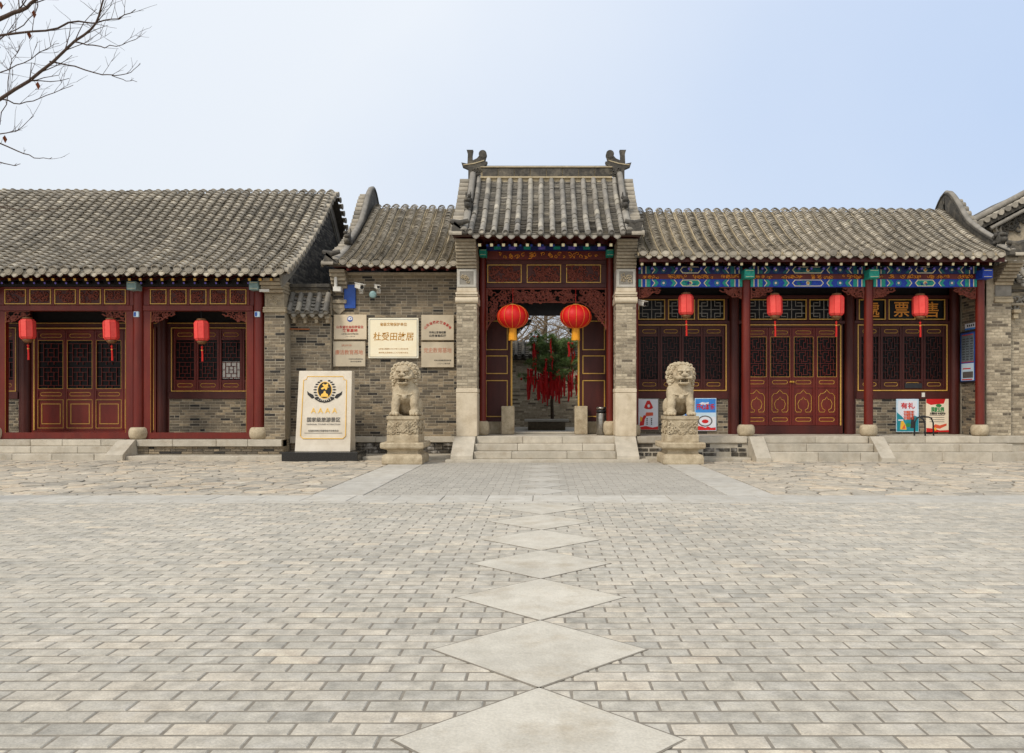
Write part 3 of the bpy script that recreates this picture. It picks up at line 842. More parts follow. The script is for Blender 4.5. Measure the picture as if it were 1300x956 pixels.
def flagstones(name, x0, x1, y0, y1, seed, gx=.36, gy=.26):
    rng = random.Random(seed)
    bed = MB(); bed.box(x0, x1, y0, y1, -.028, -.010)
    S = struct(name, bed, 'flag_joint')
    nx, ny = int((x1 - x0) / gx), int((y1 - y0) / gy); gx, gy = (x1 - x0) / nx, (y1 - y0) / ny
    pt = {(i, k): (x0 + (i + rng.uniform(.08, .92)) * gx, y0 + (k + rng.uniform(.08, .92)) * gy) for i in range(nx) for k in range(ny)}
    cand = []
    for (i, k), (px, py) in pt.items():
        poly = [(max(x0, px - 1), max(y0, py - 1)), (min(x1, px + 1), max(y0, py - 1)), (min(x1, px + 1), min(y1, py + 1)), (max(x0, px - 1), min(y1, py + 1))]
        for di in range(-2, 3):
            for dk in range(-2, 3):
                q = pt.get((i + di, k + dk))
                if not q or (di == 0 and dk == 0): continue
                mx, my, nx_, ny_ = (px + q[0]) / 2, (py + q[1]) / 2, q[0] - px, q[1] - py
                out_ = []
                for e in range(len(poly)):
                    A, B = poly[e], poly[(e + 1) % len(poly)]
                    da, db = (A[0] - mx) * nx_ + (A[1] - my) * ny_, (B[0] - mx) * nx_ + (B[1] - my) * ny_
                    if da <= 0: out_.append(A)
                    if da * db < 0:
                        f = da / (da - db); out_.append((A[0] + (B[0] - A[0]) * f, A[1] + (B[1] - A[1]) * f))
                poly = out_
                if len(poly) < 3: break
            if len(poly) < 3: break
        if len(poly) < 3: continue
        cx, cy = sum(p[0] for p in poly) / len(poly), sum(p[1] for p in poly) / len(poly)
        R = max(math.hypot(p[0] - cx, p[1] - cy) for p in poly); s = 1 - .014 / max(.05, R * .7)
        if s < .5: continue
        rim = [(cx + (p[0] - cx) * s + rng.gauss(0, .004), cy + (p[1] - cy) * s + rng.gauss(0, .004)) for p in poly]
        top = [(cx + (p[0] - cx) * .93, cy + (p[1] - cy) * .93) for p in rim]
        tx, ty, dz = rng.gauss(0, .012), rng.gauss(0, .012), rng.uniform(-.004, .008)
        n = len(rim)
        vs = [(p[0], p[1], -.02) for p in rim] + [(p[0], p[1], dz - .006 + (p[0] - cx) * tx + (p[1] - cy) * ty) for p in rim] + [(p[0], p[1], dz + (p[0] - cx) * tx + (p[1] - cy) * ty) for p in top]
        fs = [tuple(range(2 * n, 3 * n))] + [(e, (e + 1) % n, (e + 1) % n + n, e + n) for e in range(n)] + [(e + n, (e + 1) % n + n, (e + 1) % n + 2 * n, e + 2 * n) for e in range(n)]
        pxl = CX + cx * F / cy
        cand.append((cy + (0 if 0 < pxl < 1300 else 100), len(cand), vs, fs, min(.999, max(0, rng.gauss(.5, .25)))))
    cand.sort(key=lambda c: c[:2]); stuff = MB()
    for i, (pr, _, vs, fs, t) in enumerate(cand):
        if i < 300:
            m_ = MB(); m_.add(vs, fs, 0, t); part('flagstone', m_, 'flagstone', S)
        else: stuff.add(vs, fs, 0, t)
    part('flagstones', stuff, 'flagstone', S, kind='stuff')
flagstones('flagstone_yard_west', -17, -3.23, 11.36, 18.25, 21)
flagstones('flagstone_yard_east', 3.23, 14, 11.36, 18.1, 22)

# ================================================================ helpers for the buildings
def carved_panel(owner, x0, x1, z0, z1, y, seed, n=10, frame_w=.018, mats=('carved_wood', 'gold')):
    """recessed carved panel with a gold frame: part with two sub-parts"""
    mb = MB(); mb.box(x0, x1, y + .012, y + .03, z0, z1, 0); o = part('carved_panel', mb, 'wood_dark', owner)
    c = MB(); R = (z1 - z0)
    scrolls(c, x0 + .02, x1 - .02, z0 + .02, z1 - .02, y + .004, int(n * 1.3), seed, R * .12, R * .24, R * .045)
    part('carving', c, mats[0], o)
    gr = MB(); gold_rect(gr, x0 - .004, x1 + .004, z0 - .004, z1 + .004, y - .006, frame_w, .022)
    part('gold_frame', gr, mats[1], o)
    return o
def bracket(owner, x, y, z, w, h, sgn, seed, m='carved_wood', n=16):
    """openwork corner bracket under a beam: x is the post side, w reaches along sgn"""
    mb = MB()
    def inside(px, pz):
        u = (px - x) * sgn / w; v = (z - pz) / h
        return 0 <= u <= 1 and v < 1.0 - .55 * u - .25 * u * u
    scrolls(mb, min(x, x + sgn * w), max(x, x + sgn * w), z - h, z - .004, y, n, seed, h * .16, h * .30, h * .055, inside)
    pts = []
    for k in range(9):
        u = k / 8; pts.append((x + sgn * w * u, y, z - h * max(.06, (1.0 - .55 * u - .25 * u * u - (.10 * math.sin(u * 12))))))
    mb.tube(pts, h * .06, 4)
    mb.box(min(x, x + sgn * w), max(x, x + sgn * w), y - .012, y + .012, z - .02, z - .002)
    mb.box(min(x, x + sgn * .02), max(x, x + sgn * .02), y - .012, y + .012, z - h, z - .021)
    return part('carved_bracket', mb, m, owner)
def beam_head(owner, x, y, z, s, m):
    mb = MB(); mb.cbox(x - s / 2, x + s / 2, y, y + .4, z - s * .45, z + s * .45, .012, 0)
    mb.box(x - s * .38, x + s * .38, y - .004, y + .002, z - s * .32, z - s * .28, 1); mb.box(x - s * .38, x + s * .38, y - .004, y + .002, z + s * .28, z + s * .32, 1)
    return part('beam_head', mb, [m, 'cream_paint'], owner)
def column(owner, x, y, z0, z1, r, m, base_r, base_h, base_m='carved_stone'):
    mb = MB(); mb.tube([(x, y, z0 + base_h * .5), (x, y, (z0 + z1) / 2), (x, y, z1)], [r, r * .98, r * .95], 20)
    c = part('column', mb, m, owner)
    part('base_stone', ball_base(None, x, y, z0, base_r, base_h), base_m, c)
    return c
def gable_fill(owner, full, x0, x1, z0, m, name='gable_wall', inset=.25, drop=.10):
    mb = MB(); ys = [p for p in full if full[0][0] + inset <= p[0] <= full[-1][0] - inset]
    poly = [(ys[0][0], z0)] + [(y, z - drop) for y, z in ys] + [(ys[-1][0], z0)]
    mb.prism(poly, x0, x1, 'x'); return part(name, mb, m, owner)
def gable_bricks(bank, wall, full, face, z0, orient, m, inset, drop, prio=3):
    """brick courses on a gable face, clipped under the roof line"""
    h = .068; z = z0; zt = max(p[1] for p in full) - drop
    while z + h < zt:
        ys = [p[0] for p in full if p[1] - drop > z + h and full[0][0] + inset <= p[0] <= full[-1][0] - inset]
        if len(ys) > 1: bricks(bank, wall, min(ys), max(ys), z, z + h, face, m, orient, prio=prio)
        z += h
def corbels(owner, x0, x1, y0, z0, z1, reach, n, m='carved_stone', y1=None, name='corbel', tt=.5):
    """courses stepping forward to carry the eave"""
    y1 = y1 or y0 + .5
    for i in range(n):
        f = ((i + 1) / n) ** .8; za, zb = z0 + (z1 - z0) * i / n, z0 + (z1 - z0) * (i + 1) / n
        mb = MB(); g_ = .004 * (i % 2)
        mb.cbox(x0 - g_, x1 + g_, y0 - reach * f, y1, za + .003, zb - .003, .008, 0, tt + random.uniform(-.2, .2)); part(name, mb, m, owner)

# ================================================================ west hall (three lanterns, plain red porch)
P2 = .43
WH = thing('tile_roofed_hall', 'long grey-tiled hall with plain dark red porch and gold-framed carved fascia panels', 'building', (-9.4, 19.0, 0))
bk = Bank(WH)
mb = MB(); mb.box(-17, -5.985, 18.82, 27.2, -.02, P2 - .006); part('platform', mb, 'mortar', WH)
ed = part('platform_edge', MB().box(-17, -5.985, 18.8, 19.1, P2 - .16, P2 - .012), 'mortar', WH)
stone_row(ed, 'edge_stone', -9.31, -5.985, 18.73, 19.2, P2 - .155, P2, .95, seed=3)
bricks(bk, ed, -9.31, -5.985, .10, P2 - .158, 18.795, 'brick_grey', prio=2)
mb = MB(); mb.cbox(-9.31, -5.7, 18.25, 18.9, -.02, .085, .01); part('apron_ledge', mb, 'step_stone', WH)
sp = part('steps', MB().box(-15.5, -9.72, 18.35, 18.85, -.02, .12), 'mortar', WH)
stone_row(sp, 'step_stone', -15.5, -9.70, 18.17, 18.6, -.02, .142, .9, seed=5)
stone_row(sp, 'step_stone', -15.5, -9.70, 18.46, 18.9, .143, .288, .95, seed=6)
stone_row(sp, 'step_stone', -15.5, -9.70, 18.76, 19.2, .289, P2, .85, seed=7)
mb = MB(); mb.prism([(18.12, -.02), (18.80, -.02), (18.80, P2 + .003), (18.68, P2 + .003), (18.12, .12)], -9.70, -9.315, 'x', 0, .6); part('step_cheek', mb, 'step_stone', WH)
cols = [X(-8, 19.0), X(176.3, 19.0), X(329, 19.0)]
cols = [cols[0] - 2.8] + cols
Yc = 19.0
for x in cols:
    column(WH, x, Yc, P2, 4.0, .12, 'wood_red', .22, .28)
    for s in (-1, 1):
        if x == cols[-1] and s == 1: continue
        mb = MB(); mb.cbox(x + s * .205 - .085, x + s * .205 + .085, Yc - .03, Yc + .10, P2, 3.40, .006)
        mb.box(x + s * .288, x + s * .291, Yc - .034, Yc - .026, P2 + .1, 3.38, 1)
        part('door_post', mb, ['wood_red', 'gold'], WH)
for i in range(3):
    a, b = cols[i] + .12, cols[i + 1] - .12
    mb = MB(); mb.cbox(a, b, Yc - .035, Yc + .085, P2 + .012, P2 + .155, .006); part('sill_beam', mb, 'wood_red', WH)
    mb = MB(); mb.cbox(a, b, Yc - .055, Yc + .10, 3.402, 3.53, .008); mb.box(a, b, Yc - .02, Yc + .08, 3.53, 3.915); mb.cbox(a, b, Yc - .055, Yc + .10, 3.915, 3.957, .006)
    fb = part('fascia_beam', mb, 'wood_red', WH)
    n = 5; g0, g1 = a + .12, b - .12; pw = (g1 - g0) / n
    for k in range(n):
        q0 = g0 + k * pw; mb = MB(); mb.cbox(q0 - .028, q0 + .028, Yc - .045, Yc, 3.531, 3.914, .004); part('fascia_post', mb, 'wood_red', fb)
        carved_panel(WH, q0 + .045, q0 + pw - .045, 3.562, 3.90, Yc - .046, 100 + i * 7 + k, 11)
    mb = MB(); mb.cbox(g1 - .028, g1 + .028, Yc - .045, Yc, 3.531, 3.914, .004); part('fascia_post', mb, 'wood_red', fb)
    bracket(WH, a + .17, Yc - .01, 3.40, .56, .26, 1, 40 + i); bracket(WH, b - .17, Yc - .01, 3.40, .56, .26, -1, 50 + i)
for x in cols[1:]:
    beam_head(WH, x - .01, 18.66, 3.95, .22, 'pale_teal')
    mb = MB(); mb.cbox(x - .06, x + .06, 18.86, 18.92, 3.25, 3.38, .01, 0); mb.box(x - .045, x + .0, 18.852, 18.862, 3.27, 3.36, 1); part('junction_box', mb, ['print_pale', 'enamel_blue'], WH)
# eave board with blue dentils and rafter ends
mb = MB(); mb.box(-17, -5.99, 18.88, 19.06, 3.960, 4.12); part('eave_board', mb, 'black_wood', WH)
rafters(WH, -16.9, -6.12, 45, 18.40, 19.0, 4.045, .28, .062, ['wood_dark', 'gold'])
mb = MB(); mb.cyl((0, 0, 0), (0, .5, 0), .035, .035, 8); mb.cyl((0, -.004, 0), (0, 0, 0), .024, .024, 8, 1)
me = mb.mesh('round_rafter', ['black_wood', 'purple_paint'])
for i in range(45): link('round_rafter', me, WH, (-16.8 + i * 10.78 / 44, 18.74, 4.015), (.25, 0, 0))
# porch back wall with doors and windows
Yd = 20.2
mb = MB(); mb.box(-17, -6.0, 19.07, 20.5, 4.04, 4.10); part('porch_ceiling', mb, 'black_wood', WH)
mb = MB(); mb.box(-17, -6.0, Yd + .10, Yd + .25, P2, 4.04); part('porch_back_board', mb, 'black_wood', WH)
icols = [(a) for a in cols]
for x in icols:
    mb = MB(); mb.tube([(x, Yd, P2), (x, Yd, 4.03)], .13, 16); part('inner_column', mb, 'wood_dark', WH)
mb = MB(); mb.cbox(-17, -6.0, Yd - .03, Yd + .09, 3.14, 3.26, .006); mb.cbox(-17, -6.0, Yd - .03, Yd + .09, 3.62, 3.72, .006)
mb.box(-17, -6, Yd - .034, Yd - .0305, 3.225, 3.24, 1); part('transom_beam', mb, ['wood_dark', 'gold'], WH)
hd = 3.06 - .60
dl = leaf_meshes(.716, hd, 'left_door', 'wood_red')
wl = leaf_meshes(.566, 3.09 - 1.57, 'left_window', 'wood_red')
for i in range(3):
    cx = (cols[i] + cols[i + 1]) / 2
    if i == 1:
        w = 4 * .716
        mb = MB(); mb.cbox(cx - w / 2 - .10, cx - w / 2, Yd - .04, Yd + .08, P2, 3.138, .005); mb.cbox(cx + w / 2, cx + w / 2 + .10, Yd - .04, Yd + .08, P2, 3.138, .005)
        mb.cbox(cx - w / 2, cx + w / 2, Yd - .04, Yd + .08, P2, .595, .005); mb.cbox(cx - w / 2, cx + w / 2, Yd - .04, Yd + .08, 3.065, 3.138, .005)
        fr = part('door_frame', mb, 'wood_red', WH)
        gm = MB(); gm.box(cx - w / 2 - .05, cx - w / 2 - .022, Yd - .05, Yd - .041, .60, 3.12); gm.box(cx - w / 2 - .05, cx + w / 2 + .05, Yd - .05, Yd - .041, 3.092, 3.12); gm.box(cx + w / 2 + .022, cx + w / 2 + .05, Yd - .05, Yd - .041, .60, 3.12)
        part('gold_trim', gm, 'gold', fr)
        for k in range(4): put_leaf('door_leaf', dl, WH, cx - w / 2 + k * .716, Yd - .02, .60)
    else:
        w = 4 * .566
        mb = MB(); mb.cbox(cx - w / 2 - .09, cx - w / 2, Yd - .04, Yd + .08, 1.55, 3.138, .005); mb.cbox(cx + w / 2, cx + w / 2 + .09, Yd - .04, Yd + .08, 1.55, 3.138, .005)
        mb.cbox(cx - w / 2 - .09, cx + w / 2 + .09, Yd - .06, Yd + .08, 1.37, 1.548, .006); mb.cbox(cx - w / 2, cx + w / 2, Yd - .04, Yd + .08, 3.095, 3.138, .005)
        mb.cbox(cx - w / 2 - .18, cx - w / 2 - .092, Yd - .03, Yd + .08, P2, 3.138, .005); mb.cbox(cx + w / 2 + .092, cx + w / 2 + .18, Yd - .03, Yd + .08, P2, 3.138, .005)
        fr = part('window_frame', mb, 'wood_dark', WH)
        gm = MB(); gold_rect(gm, cx - w / 2 - .04, cx + w / 2 + .04, 1.552, 3.125, Yd - .05, .02, .009); part('gold_trim', gm, 'gold', fr)
        for k in range(4):
            lf = put_leaf('window_leaf', wl, WH, cx - w / 2 + k * .566, Yd - .02, 1.57)
            if i == 2 and k == 2:
                pm = MB(); pm.box(.07, .49, .040, .0455, .30, .72); link('paper_sheet', pm.mesh('paper_sheet', 'paper_white'), lf, (cx - w / 2 + k * .566, Yd - .02, 1.57))  # rear window's brightness put into a white sheet behind the lattice
        wall_y(bk, WH, 'dado_wall', cx - w / 2 - .09, cx + w / 2 + .09, Yd - .03, Yd + .09, P2, 1.37, 'brick_grey', prio=1.2)
# end wall with its stepped head
X0, X1 = X(336, 18.92), X(362, 18.92)
wall = wall_y(bk, WH, 'end_wall', X0, X1, 18.9, 27.0, P2, 3.36, 'brick_grey', prio=0)
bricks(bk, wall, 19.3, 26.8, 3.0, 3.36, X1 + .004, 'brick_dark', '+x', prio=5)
for (a, b, pr) in ((3.36, 3.44, .035), (3.44, 3.49, .015)):
    mb = MB(); mb.cbox(X0 - .03, X1 + .02, 18.9 - pr, 19.4, a, b, .01); part('wall_moulding', mb, 'carved_stone', WH)
mb = MB(); mb.cbox(X0 + .01, X1 - .01, 18.885, 19.4, 3.491, 3.80, .01, 0); gold_rect(mb, X0 + .05, X1 - .05, 3.53, 3.76, 18.872, .018, .013)
o = part('carved_block', mb, 'brick_tan', WH); c = MB(); scrolls(c, X0 + .09, X1 - .09, 3.56, 3.73, 18.885, 7, 5, .03, .05, .012); part('carving', c, 'carved_stone', o)
mb = MB(); mb.box(X0 - .02, X0 + .2, 18.62, 18.64, 3.80, 3.86); part('flashing', mb, 'paper_white', WH)
corbels(WH, X0, X1, 18.9, 3.80, 4.10, .42, 4, 'brick_tan', 19.6)
prof = roof_profile(18.2, 4.165, 22.7, 7.02, .32, 1.0)
rf, full = roof_body(WH, prof, -17, -5.76)
tiled_roof(WH, rf, prof, -16.9, -5.86, .249, .165, 'he', 'tile', seed=11, frac=.66)
mb = MB(); mb.prism([(18.30, 4.115), (19.3, 4.40), (19.3, 4.415), (18.30, 4.13)], -17, -6, 'x'); part('eave_soffit', mb, 'wood_dark', WH)
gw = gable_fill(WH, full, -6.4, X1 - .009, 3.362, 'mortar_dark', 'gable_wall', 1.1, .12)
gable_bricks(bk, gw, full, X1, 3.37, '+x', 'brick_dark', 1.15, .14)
mb = MB(); fp = full[1:-1]
sweep(mb, fp, 0, [(X1 + .002, -.36), (X1 + .05, -.36), (X1 + .05, -.10), (X1 + .002, -.10)], 0, .4)
sweep(mb, fp, 0, [(X1 + .002, -.42), (X1 + .03, -.42), (X1 + .03, -.38), (X1 + .002, -.38)], 0, .6)
part('barge_band', mb, 'tile_grey', WH)
# row of short tiles laid across the verge
vt = arc_tile(.17, .07, .26, .0, .02, 6, True, .02)
vm = []
for v in range(5):
    m_ = MB(); m_.add([(p[1] * -1 + .16, p[0], p[2]) for p in vt[0]], [f[::-1] for f in vt[1]], 0, (v + .5) / 5)
    m_.prism([(-.09 * math.cos(math.pi * k / 8), .02 + .075 * math.sin(math.pi * k / 8)) for k in range(9)] + [(.06, -.03), (0, -.06), (-.06, -.03)], .14, .17, 'x', 0, (v + .5) / 6)
    vm.append(m_.mesh('verge_tile', 'tile'))
fullp = full
for (y, z, a) in stations(fullp, .25, .1):
    link('verge_tile', vm[random.randrange(5)], rf, (-5.84, y, z + .01), (a, .06, random.gauss(0, .02)))
bank_done(bk)

# ================================================================ connecting wall with a small tiled hood
CW = thing('connecting_wall', 'narrow brick wall with a small tiled hood between the long hall and the plaque wall', 'wall', (-5.5, 19.35, 0))
bk = Bank(CW)
xa, xb = X1 + .003, -5.02
wall_y(bk, CW, 'wall', xa, xb, 19.32, 19.75, .0, 3.93, 'brick_grey')
for a, b, pr in ((3.30, 3.36, .10), (3.80, 3.86, .03), (3.93, 3.985, .05), (3.985, 4.07, .10)):
    mb = MB(); mb.cbox(xa, xb, 19.32 - pr, 19.75, a, b, .01, 0, .6); part('wall_moulding', mb, 'brick_tan' if a < 3.5 else 'tile_dark', CW)
hp = [(19.05 + .03 * k, 3.36 + .045 * k) for k in range(10)]
hr = part('hood_roof', MB().box(xa, xb, 19.08, 19.32, 3.362, 3.42), 'roof_bed', CW)
sw = MB(); sweep(sw, hp, 0, [(xa, -.04), (xb, -.04), (xb, 0), (xa, 0)]); part('hood_bed', sw, 'tile_dark', hr)
tiled_roof(CW, hr, hp, xa + .05, xb - .05, .235, .10, 'barrel', 'tile_grey', seed=5)
for k in range(4):
    x = xa + .12 + k * .26; mb = MB(); mb.cbox(x - .035, x + .035, 19.17, 19.33, 3.14, 3.298, .008); mb.cbox(x - .055, x + .055, 19.13, 19.33, 3.24, 3.296, .008); part('bracket', mb, 'brick_tan', CW)
mb = MB(); mb.cbox(xa, xb, 19.24, 19.5, .32, .48, .01); part('plinth_course', mb, 'step_stone', CW)
pp = MB(); pp.cyl((xa - .12, 19.28, Z(417.5, 19.28)), (xa + .46, 19.28, Z(418, 19.28)), .016, n=8); cp = part('copper_conduit', pp, 'copper_pipe', CW)
bank_done(bk)

# ================================================================ side house with the plaques
SH = thing('side_house', 'small grey-tiled side house with windowless brick front carrying five plaques', 'building', (-3.4, 19.5, 0))
bk = Bank(SH)
xa, xb = -5.01, -1.96
wall = wall_y(bk, SH, 'wall', xa, xb, 19.5, 19.95, .46, 4.36, 'brick_grey', prio=0)
mb = MB(); mb.box(xa, xb, 19.95, 27, 0, 4.3); part('house_body', mb, 'brick_dark', SH)
mb = MB(); mb.box(xa, -2.05, 19.46, 19.9, -.02, .335); po = part('foundation', mb, 'rough_stone', SH)
rng = random.Random(8)
for r in range(3):
    a = xa
    while a < -2.06:
        w = rng.uniform(.12, .38); e = min(a + w, -2.06)
        m_ = MB(); m_.cbox(a + .005, e - .005, 19.42 + rng.uniform(-.02, .02), 19.6, .075 + r * .083, .075 + (r + 1) * .083 - .006, .012, 0, rng.random()); part('foundation_stone', m_, 'rough_stone', po); a = e
stone_row(po, 'plinth_stone', xa, -2.06, 19.38, 19.9, .337, .475, 1.05, seed=12)
mb = MB(); mb.cbox(-5.68, -2.06, 18.3, 19.5, -.02, .07, .01); part('apron_ledge', mb, 'step_stone', SH)
# corner pilaster and its stepped head
mb = MB(); mb.cbox(xa, xa + .30, 19.44, 19.5, 3.5, 3.62, .01); mb.cbox(xa, xa + .34, 19.40, 19.5, 3.63, 3.72, .01); mb.prism([(xa, 3.5), (xa + .3, 3.5), (xa + .15, 3.36)], 19.45, 19.5); part('pilaster_head', mb, 'brick_tan', SH)
corbels(SH, xa, xa + .36, 19.5, 3.98, 4.40, .38, 5, 'brick_tan', 19.9)
# eave
mb = MB(); mb.cbox(xa + .37, xb - .01, 19.36, 19.6, 4.30, 4.36, .006); part('eave_course', mb, 'brick_tan', SH)
mb = MB(); mb.box(-4.9, -1.8, 19.0, 19.6, 4.435, 4.45); part('eave_soffit', mb, 'wood_dark', SH)
rafters(SH, -4.55, -1.95, 10, 19.02, 19.55, 4.37, .2, .055, ['wood_red', 'wood_red'])
prof = roof_profile(18.9, 4.46, 23.0, 6.68, .34, 1.0)
rf, full = roof_body(SH, prof, -4.98, -1.72)
tiled_roof(SH, rf, prof, -4.62, -1.82, .263, .098, 'he', 'tile', mort=True, seed=13, frac=.70)
gable_fill(SH, full, -4.98, -4.7, 4.3, 'brick_dark', 'gable_wall', .8, .11)
def verge_ridge(owner, rf, prof, x, sgn, up, lower=.30, cap='tile_grey', end_beast=True, hgt=.30, arch=.45):
    """raised gable ridge following the slope, highest over the crown, with a carved ornament part-way down"""
    n = len(prof); sec_w = .11; k0 = int(n * lower)
    ys = prof[-1][0]
    def lift(i, base):
        u = max(0, (i - n * .62) / (n * .38)); return base + arch * u * u * (3 - 2 * u) * .8
    up_p = [(prof[i][0], prof[i][1] + lift(i, 0)) for i in range(k0, n)]
    back = [(2 * ys - y, z) for y, z in up_p[::-1][1:]]
    path = up_p + back[:len(back) // 2]
    path = path[::2] + [path[-1]]
    mb = MB(); sweep(mb, path, x, [(-sec_w / 2, -.35), (sec_w / 2, -.35), (sec_w / 2, hgt * .55), (-sec_w / 2, hgt * .55)], 0, .4)
    sweep(mb, path, x, [(-sec_w * .75, hgt * .55), (sec_w * .75, hgt * .55), (sec_w * .75, hgt * .66), (-sec_w * .75, hgt * .66)], 0, .7)
    sweep(mb, path, x, [(.072 * math.cos(math.pi * k / 6), hgt * .66 + .06 * math.sin(math.pi * k / 6)) for k in range(7)], 1, .35, True)
    r = part('gable_ridge', mb, ['tile_dark', cap], rf)
    low = [prof[i] for i in range(0, k0 + 2)]
    mb = MB(); sweep(mb, low, x, [(-.06, 0), (.06, 0), (.06, .10), (-.06, .10)], 0, .5); sweep(mb, low, x, [(.08 * math.cos(math.pi * k / 6), .10 + .065 * math.sin(math.pi * k / 6)) for k in range(7)], 1, .6, True)
    part('lower_gable_ridge', mb, ['tile_dark', cap], rf)
    # outer row of short tiles along the verge
    mbs = []
    for v in range(4):
        m_ = MB(); m_.add([((p[1] - .13) * sgn, p[0], p[2]) for p in vt[0]], vt[1], 0, (v + .5) / 5)
        m_.prism([(-.085 * math.cos(math.pi * k / 8), .02 + .07 * math.sin(math.pi * k / 8)) for k in range(9)] + [(.06, -.03), (0, -.06), (-.06, -.03)], .12 * sgn, .15 * sgn, 'x', 0, (v + .5) / 6)
        mbs.append(m_.mesh('verge_tile', 'tile'))
    for (yy, zz, a) in stations(path if True else prof, .19, .05): link('verge_tile', mbs[random.randrange(4)], rf, (x + sgn * .17, yy, zz - .04), (a, 0, 0))
    for (yy, zz, a) in stations(low, .19, .02): link('verge_tile', mbs[random.randrange(4)], rf, (x + sgn * .17, yy, zz + .0), (a, 0, 0))
    if end_beast:
        y, z = prof[k0]
        mb = MB(); rg = random.Random(int(abs(x) * 100))
        mb.ell((x, y - .02, z + .26), (.09, .14, .16), 10, 6); mb.ell((x, y - .16, z + .22), (.07, .10, .07), 8, 5); mb.ell((x, y - .14, z + .34), (.08, .07, .05), 8, 5)
        for q in range(9): mb.ell((x + rg.uniform(-.09, .09), y + rg.uniform(-.14, .1), z + .26 + rg.uniform(-.1, .18)), (.05, .05, .05), 7, 4)
        mb.tube([(x - .04, y, z + .4), (x - .05, y + .06, z + .5), (x - .05, y + .02, z + .56)], [.03, .022, .008], 6); mb.tube([(x + .04, y, z + .4), (x + .05, y + .06, z + .5), (x + .05, y + .02, z + .56)], [.03, .022, .008], 6)
        part('ridge_beast', mb, 'tile_dark', rf)
        y, z = prof[0]
        mb = MB(); cx = x + sgn * .10
        mb.prism([(cx - .17, z + .02), (cx + .17, z + .02), (cx + .15, z + .12), (cx + .19 * sgn + .0, z + .26), (cx - .10, z + .28), (cx - .16, z + .14)], y - .05, y + .22, 'y', 0, .6)
        mb.tube([(cx - .2, y + .02, z + .30), (cx, y + .0, z + .25), (cx + .2, y + .02, z + .31)], [.05, .07, .05], 8); part('eave_corner_block', mb, 'tile_dark', rf)
    return r
verge_ridge(SH, rf, prof, -4.80, -1, .3, arch=.52)
bank_done(bk)

# ================================================================ gatehouse
P1 = .52; GX = .07
GH = thing('gatehouse', 'raised brick gatehouse with barrel-tiled roof, ridge finials and carved red lintel', 'building', (GX, 18.9, 0))
bk = Bank(GH)
mb = MB(); mb.box(-1.95, 2.09, 18.45, 21.9, -.02, P1 - .004); part('platform', mb, 'step_stone', GH)
mb = MB(); mb.cbox(-2.10, 2.24, 17.5, 18.5, -.02, .058, .008); part('base_slab', mb, 'step_stone', GH)
st = part('steps', MB().box(-1.5, 1.58, 17.9, 18.44, .06, .2), 'mortar', GH)
stone_row(st, 'step_stone', -1.52, 1.58, 17.80, 18.2, .059, .213, 1.1, seed=31)
stone_row(st, 'step_stone', -1.52, 1.58, 18.10, 18.5, .214, .366, 1.2, seed=32)
stone_row(st, 'step_stone', -1.50, 1.62, 18.40, 18.8, .367, P1 + .002, 1.0, seed=33)
for a, b in ((-2.0, -1.525), (1.585, 2.06)):
    mb = MB(); mb.prism([(17.62, .06), (18.398, .06), (18.398, P1 + .004), (18.34, P1 + .004), (17.62, .13)], a, b, 'x', 0, .8); part('step_cheek', mb, 'step_stone', GH)
YP = 18.42
for a, b in ((-1.95, -1.50), (1.63, 2.08)):
    c = (a + b) / 2
    mb = MB(); mb.cbox(a - .012, b + .012, YP - .02, YP + .62, P1, 1.50, .012, 0, .6); mb.cbox(a - .016, b + .016, YP - .026, YP + .62, 1.503, 1.60, .012, 0, .8)
    part('pillar_base', mb, 'pier_stone', GH)
    w = wall_y(bk, GH, 'pillar', a, b, YP, YP + .6, 1.60, 3.50, 'brick_tan', prio=0)
    inner = b if a < 0 else a
    bricks(bk, w, YP, YP + .6, 1.60, 3.50, b + .004 if a < 0 else a - .004, 'brick_tan', '+x' if a < 0 else '-x', prio=1)
    bricks(bk, w, YP, YP + 1.0, 1.60, 3.50, a - .004 if a < 0 else b + .004, 'brick_tan', '-x' if a < 0 else '+x', prio=4)
    mb = MB(); mb.box(a + .006, b - .006, YP + .02, YP + .6, 3.5, 4.9); part('pillar_core', mb, 'mortar', GH)
    mb = MB(); mb.tube([(a - .03, YP + .02, 3.585), (b + .03, YP + .02, 3.585)], .075, 12); mb.cbox(a - .03, b + .03, YP + .02, YP + .6, 3.51, 3.66, .01)
    mb.cbox(a - .015, b + .015, YP - .03, YP + .6, 3.665, 3.70, .006); mb.cbox(a - .025, b + .025, YP - .05, YP + .6, 3.705, 3.76, .008); mb.cbox(a, b, YP - .02, YP + .6, 3.765, 3.86, .008)
    part('pillar_moulding', mb, 'pier_stone', GH)
    mb = MB(); mb.cbox(a + .005, b - .005, YP - .012, YP + .6, 3.863, 4.29, .008, 0, .5); gold_rect(mb, a + .02, b - .02, 3.88, 4.275, YP - .03, .05, .02)
    o = part('carved_block', mb, 'pale_slab', GH)
    cv = MB(); cv.box(a + .07, b - .07, YP - .018, YP - .013, 3.93, 4.225, 1); scrolls(cv, a + .10, b - .10, 3.97, 4.17, YP - .024, 7, int(a * 10) + 90, .03, .06, .012); part('carving', cv, ['carved_stone', 'tile_grey'], o)
    corbels(GH, a, b, YP, 4.295, 4.90, .36, 9, 'brick_tan', YP + .6, tt=.3)
    # flank walls running back
    xw0, xw1 = (a, a + .33) if a < 0 else (b - .33, b)
    mb = MB(); mb.box(xw0, xw1, YP + .6, 21.9, P1, 4.9); part('flank_wall', mb, 'brick_grey', GH)
YG = 19.1
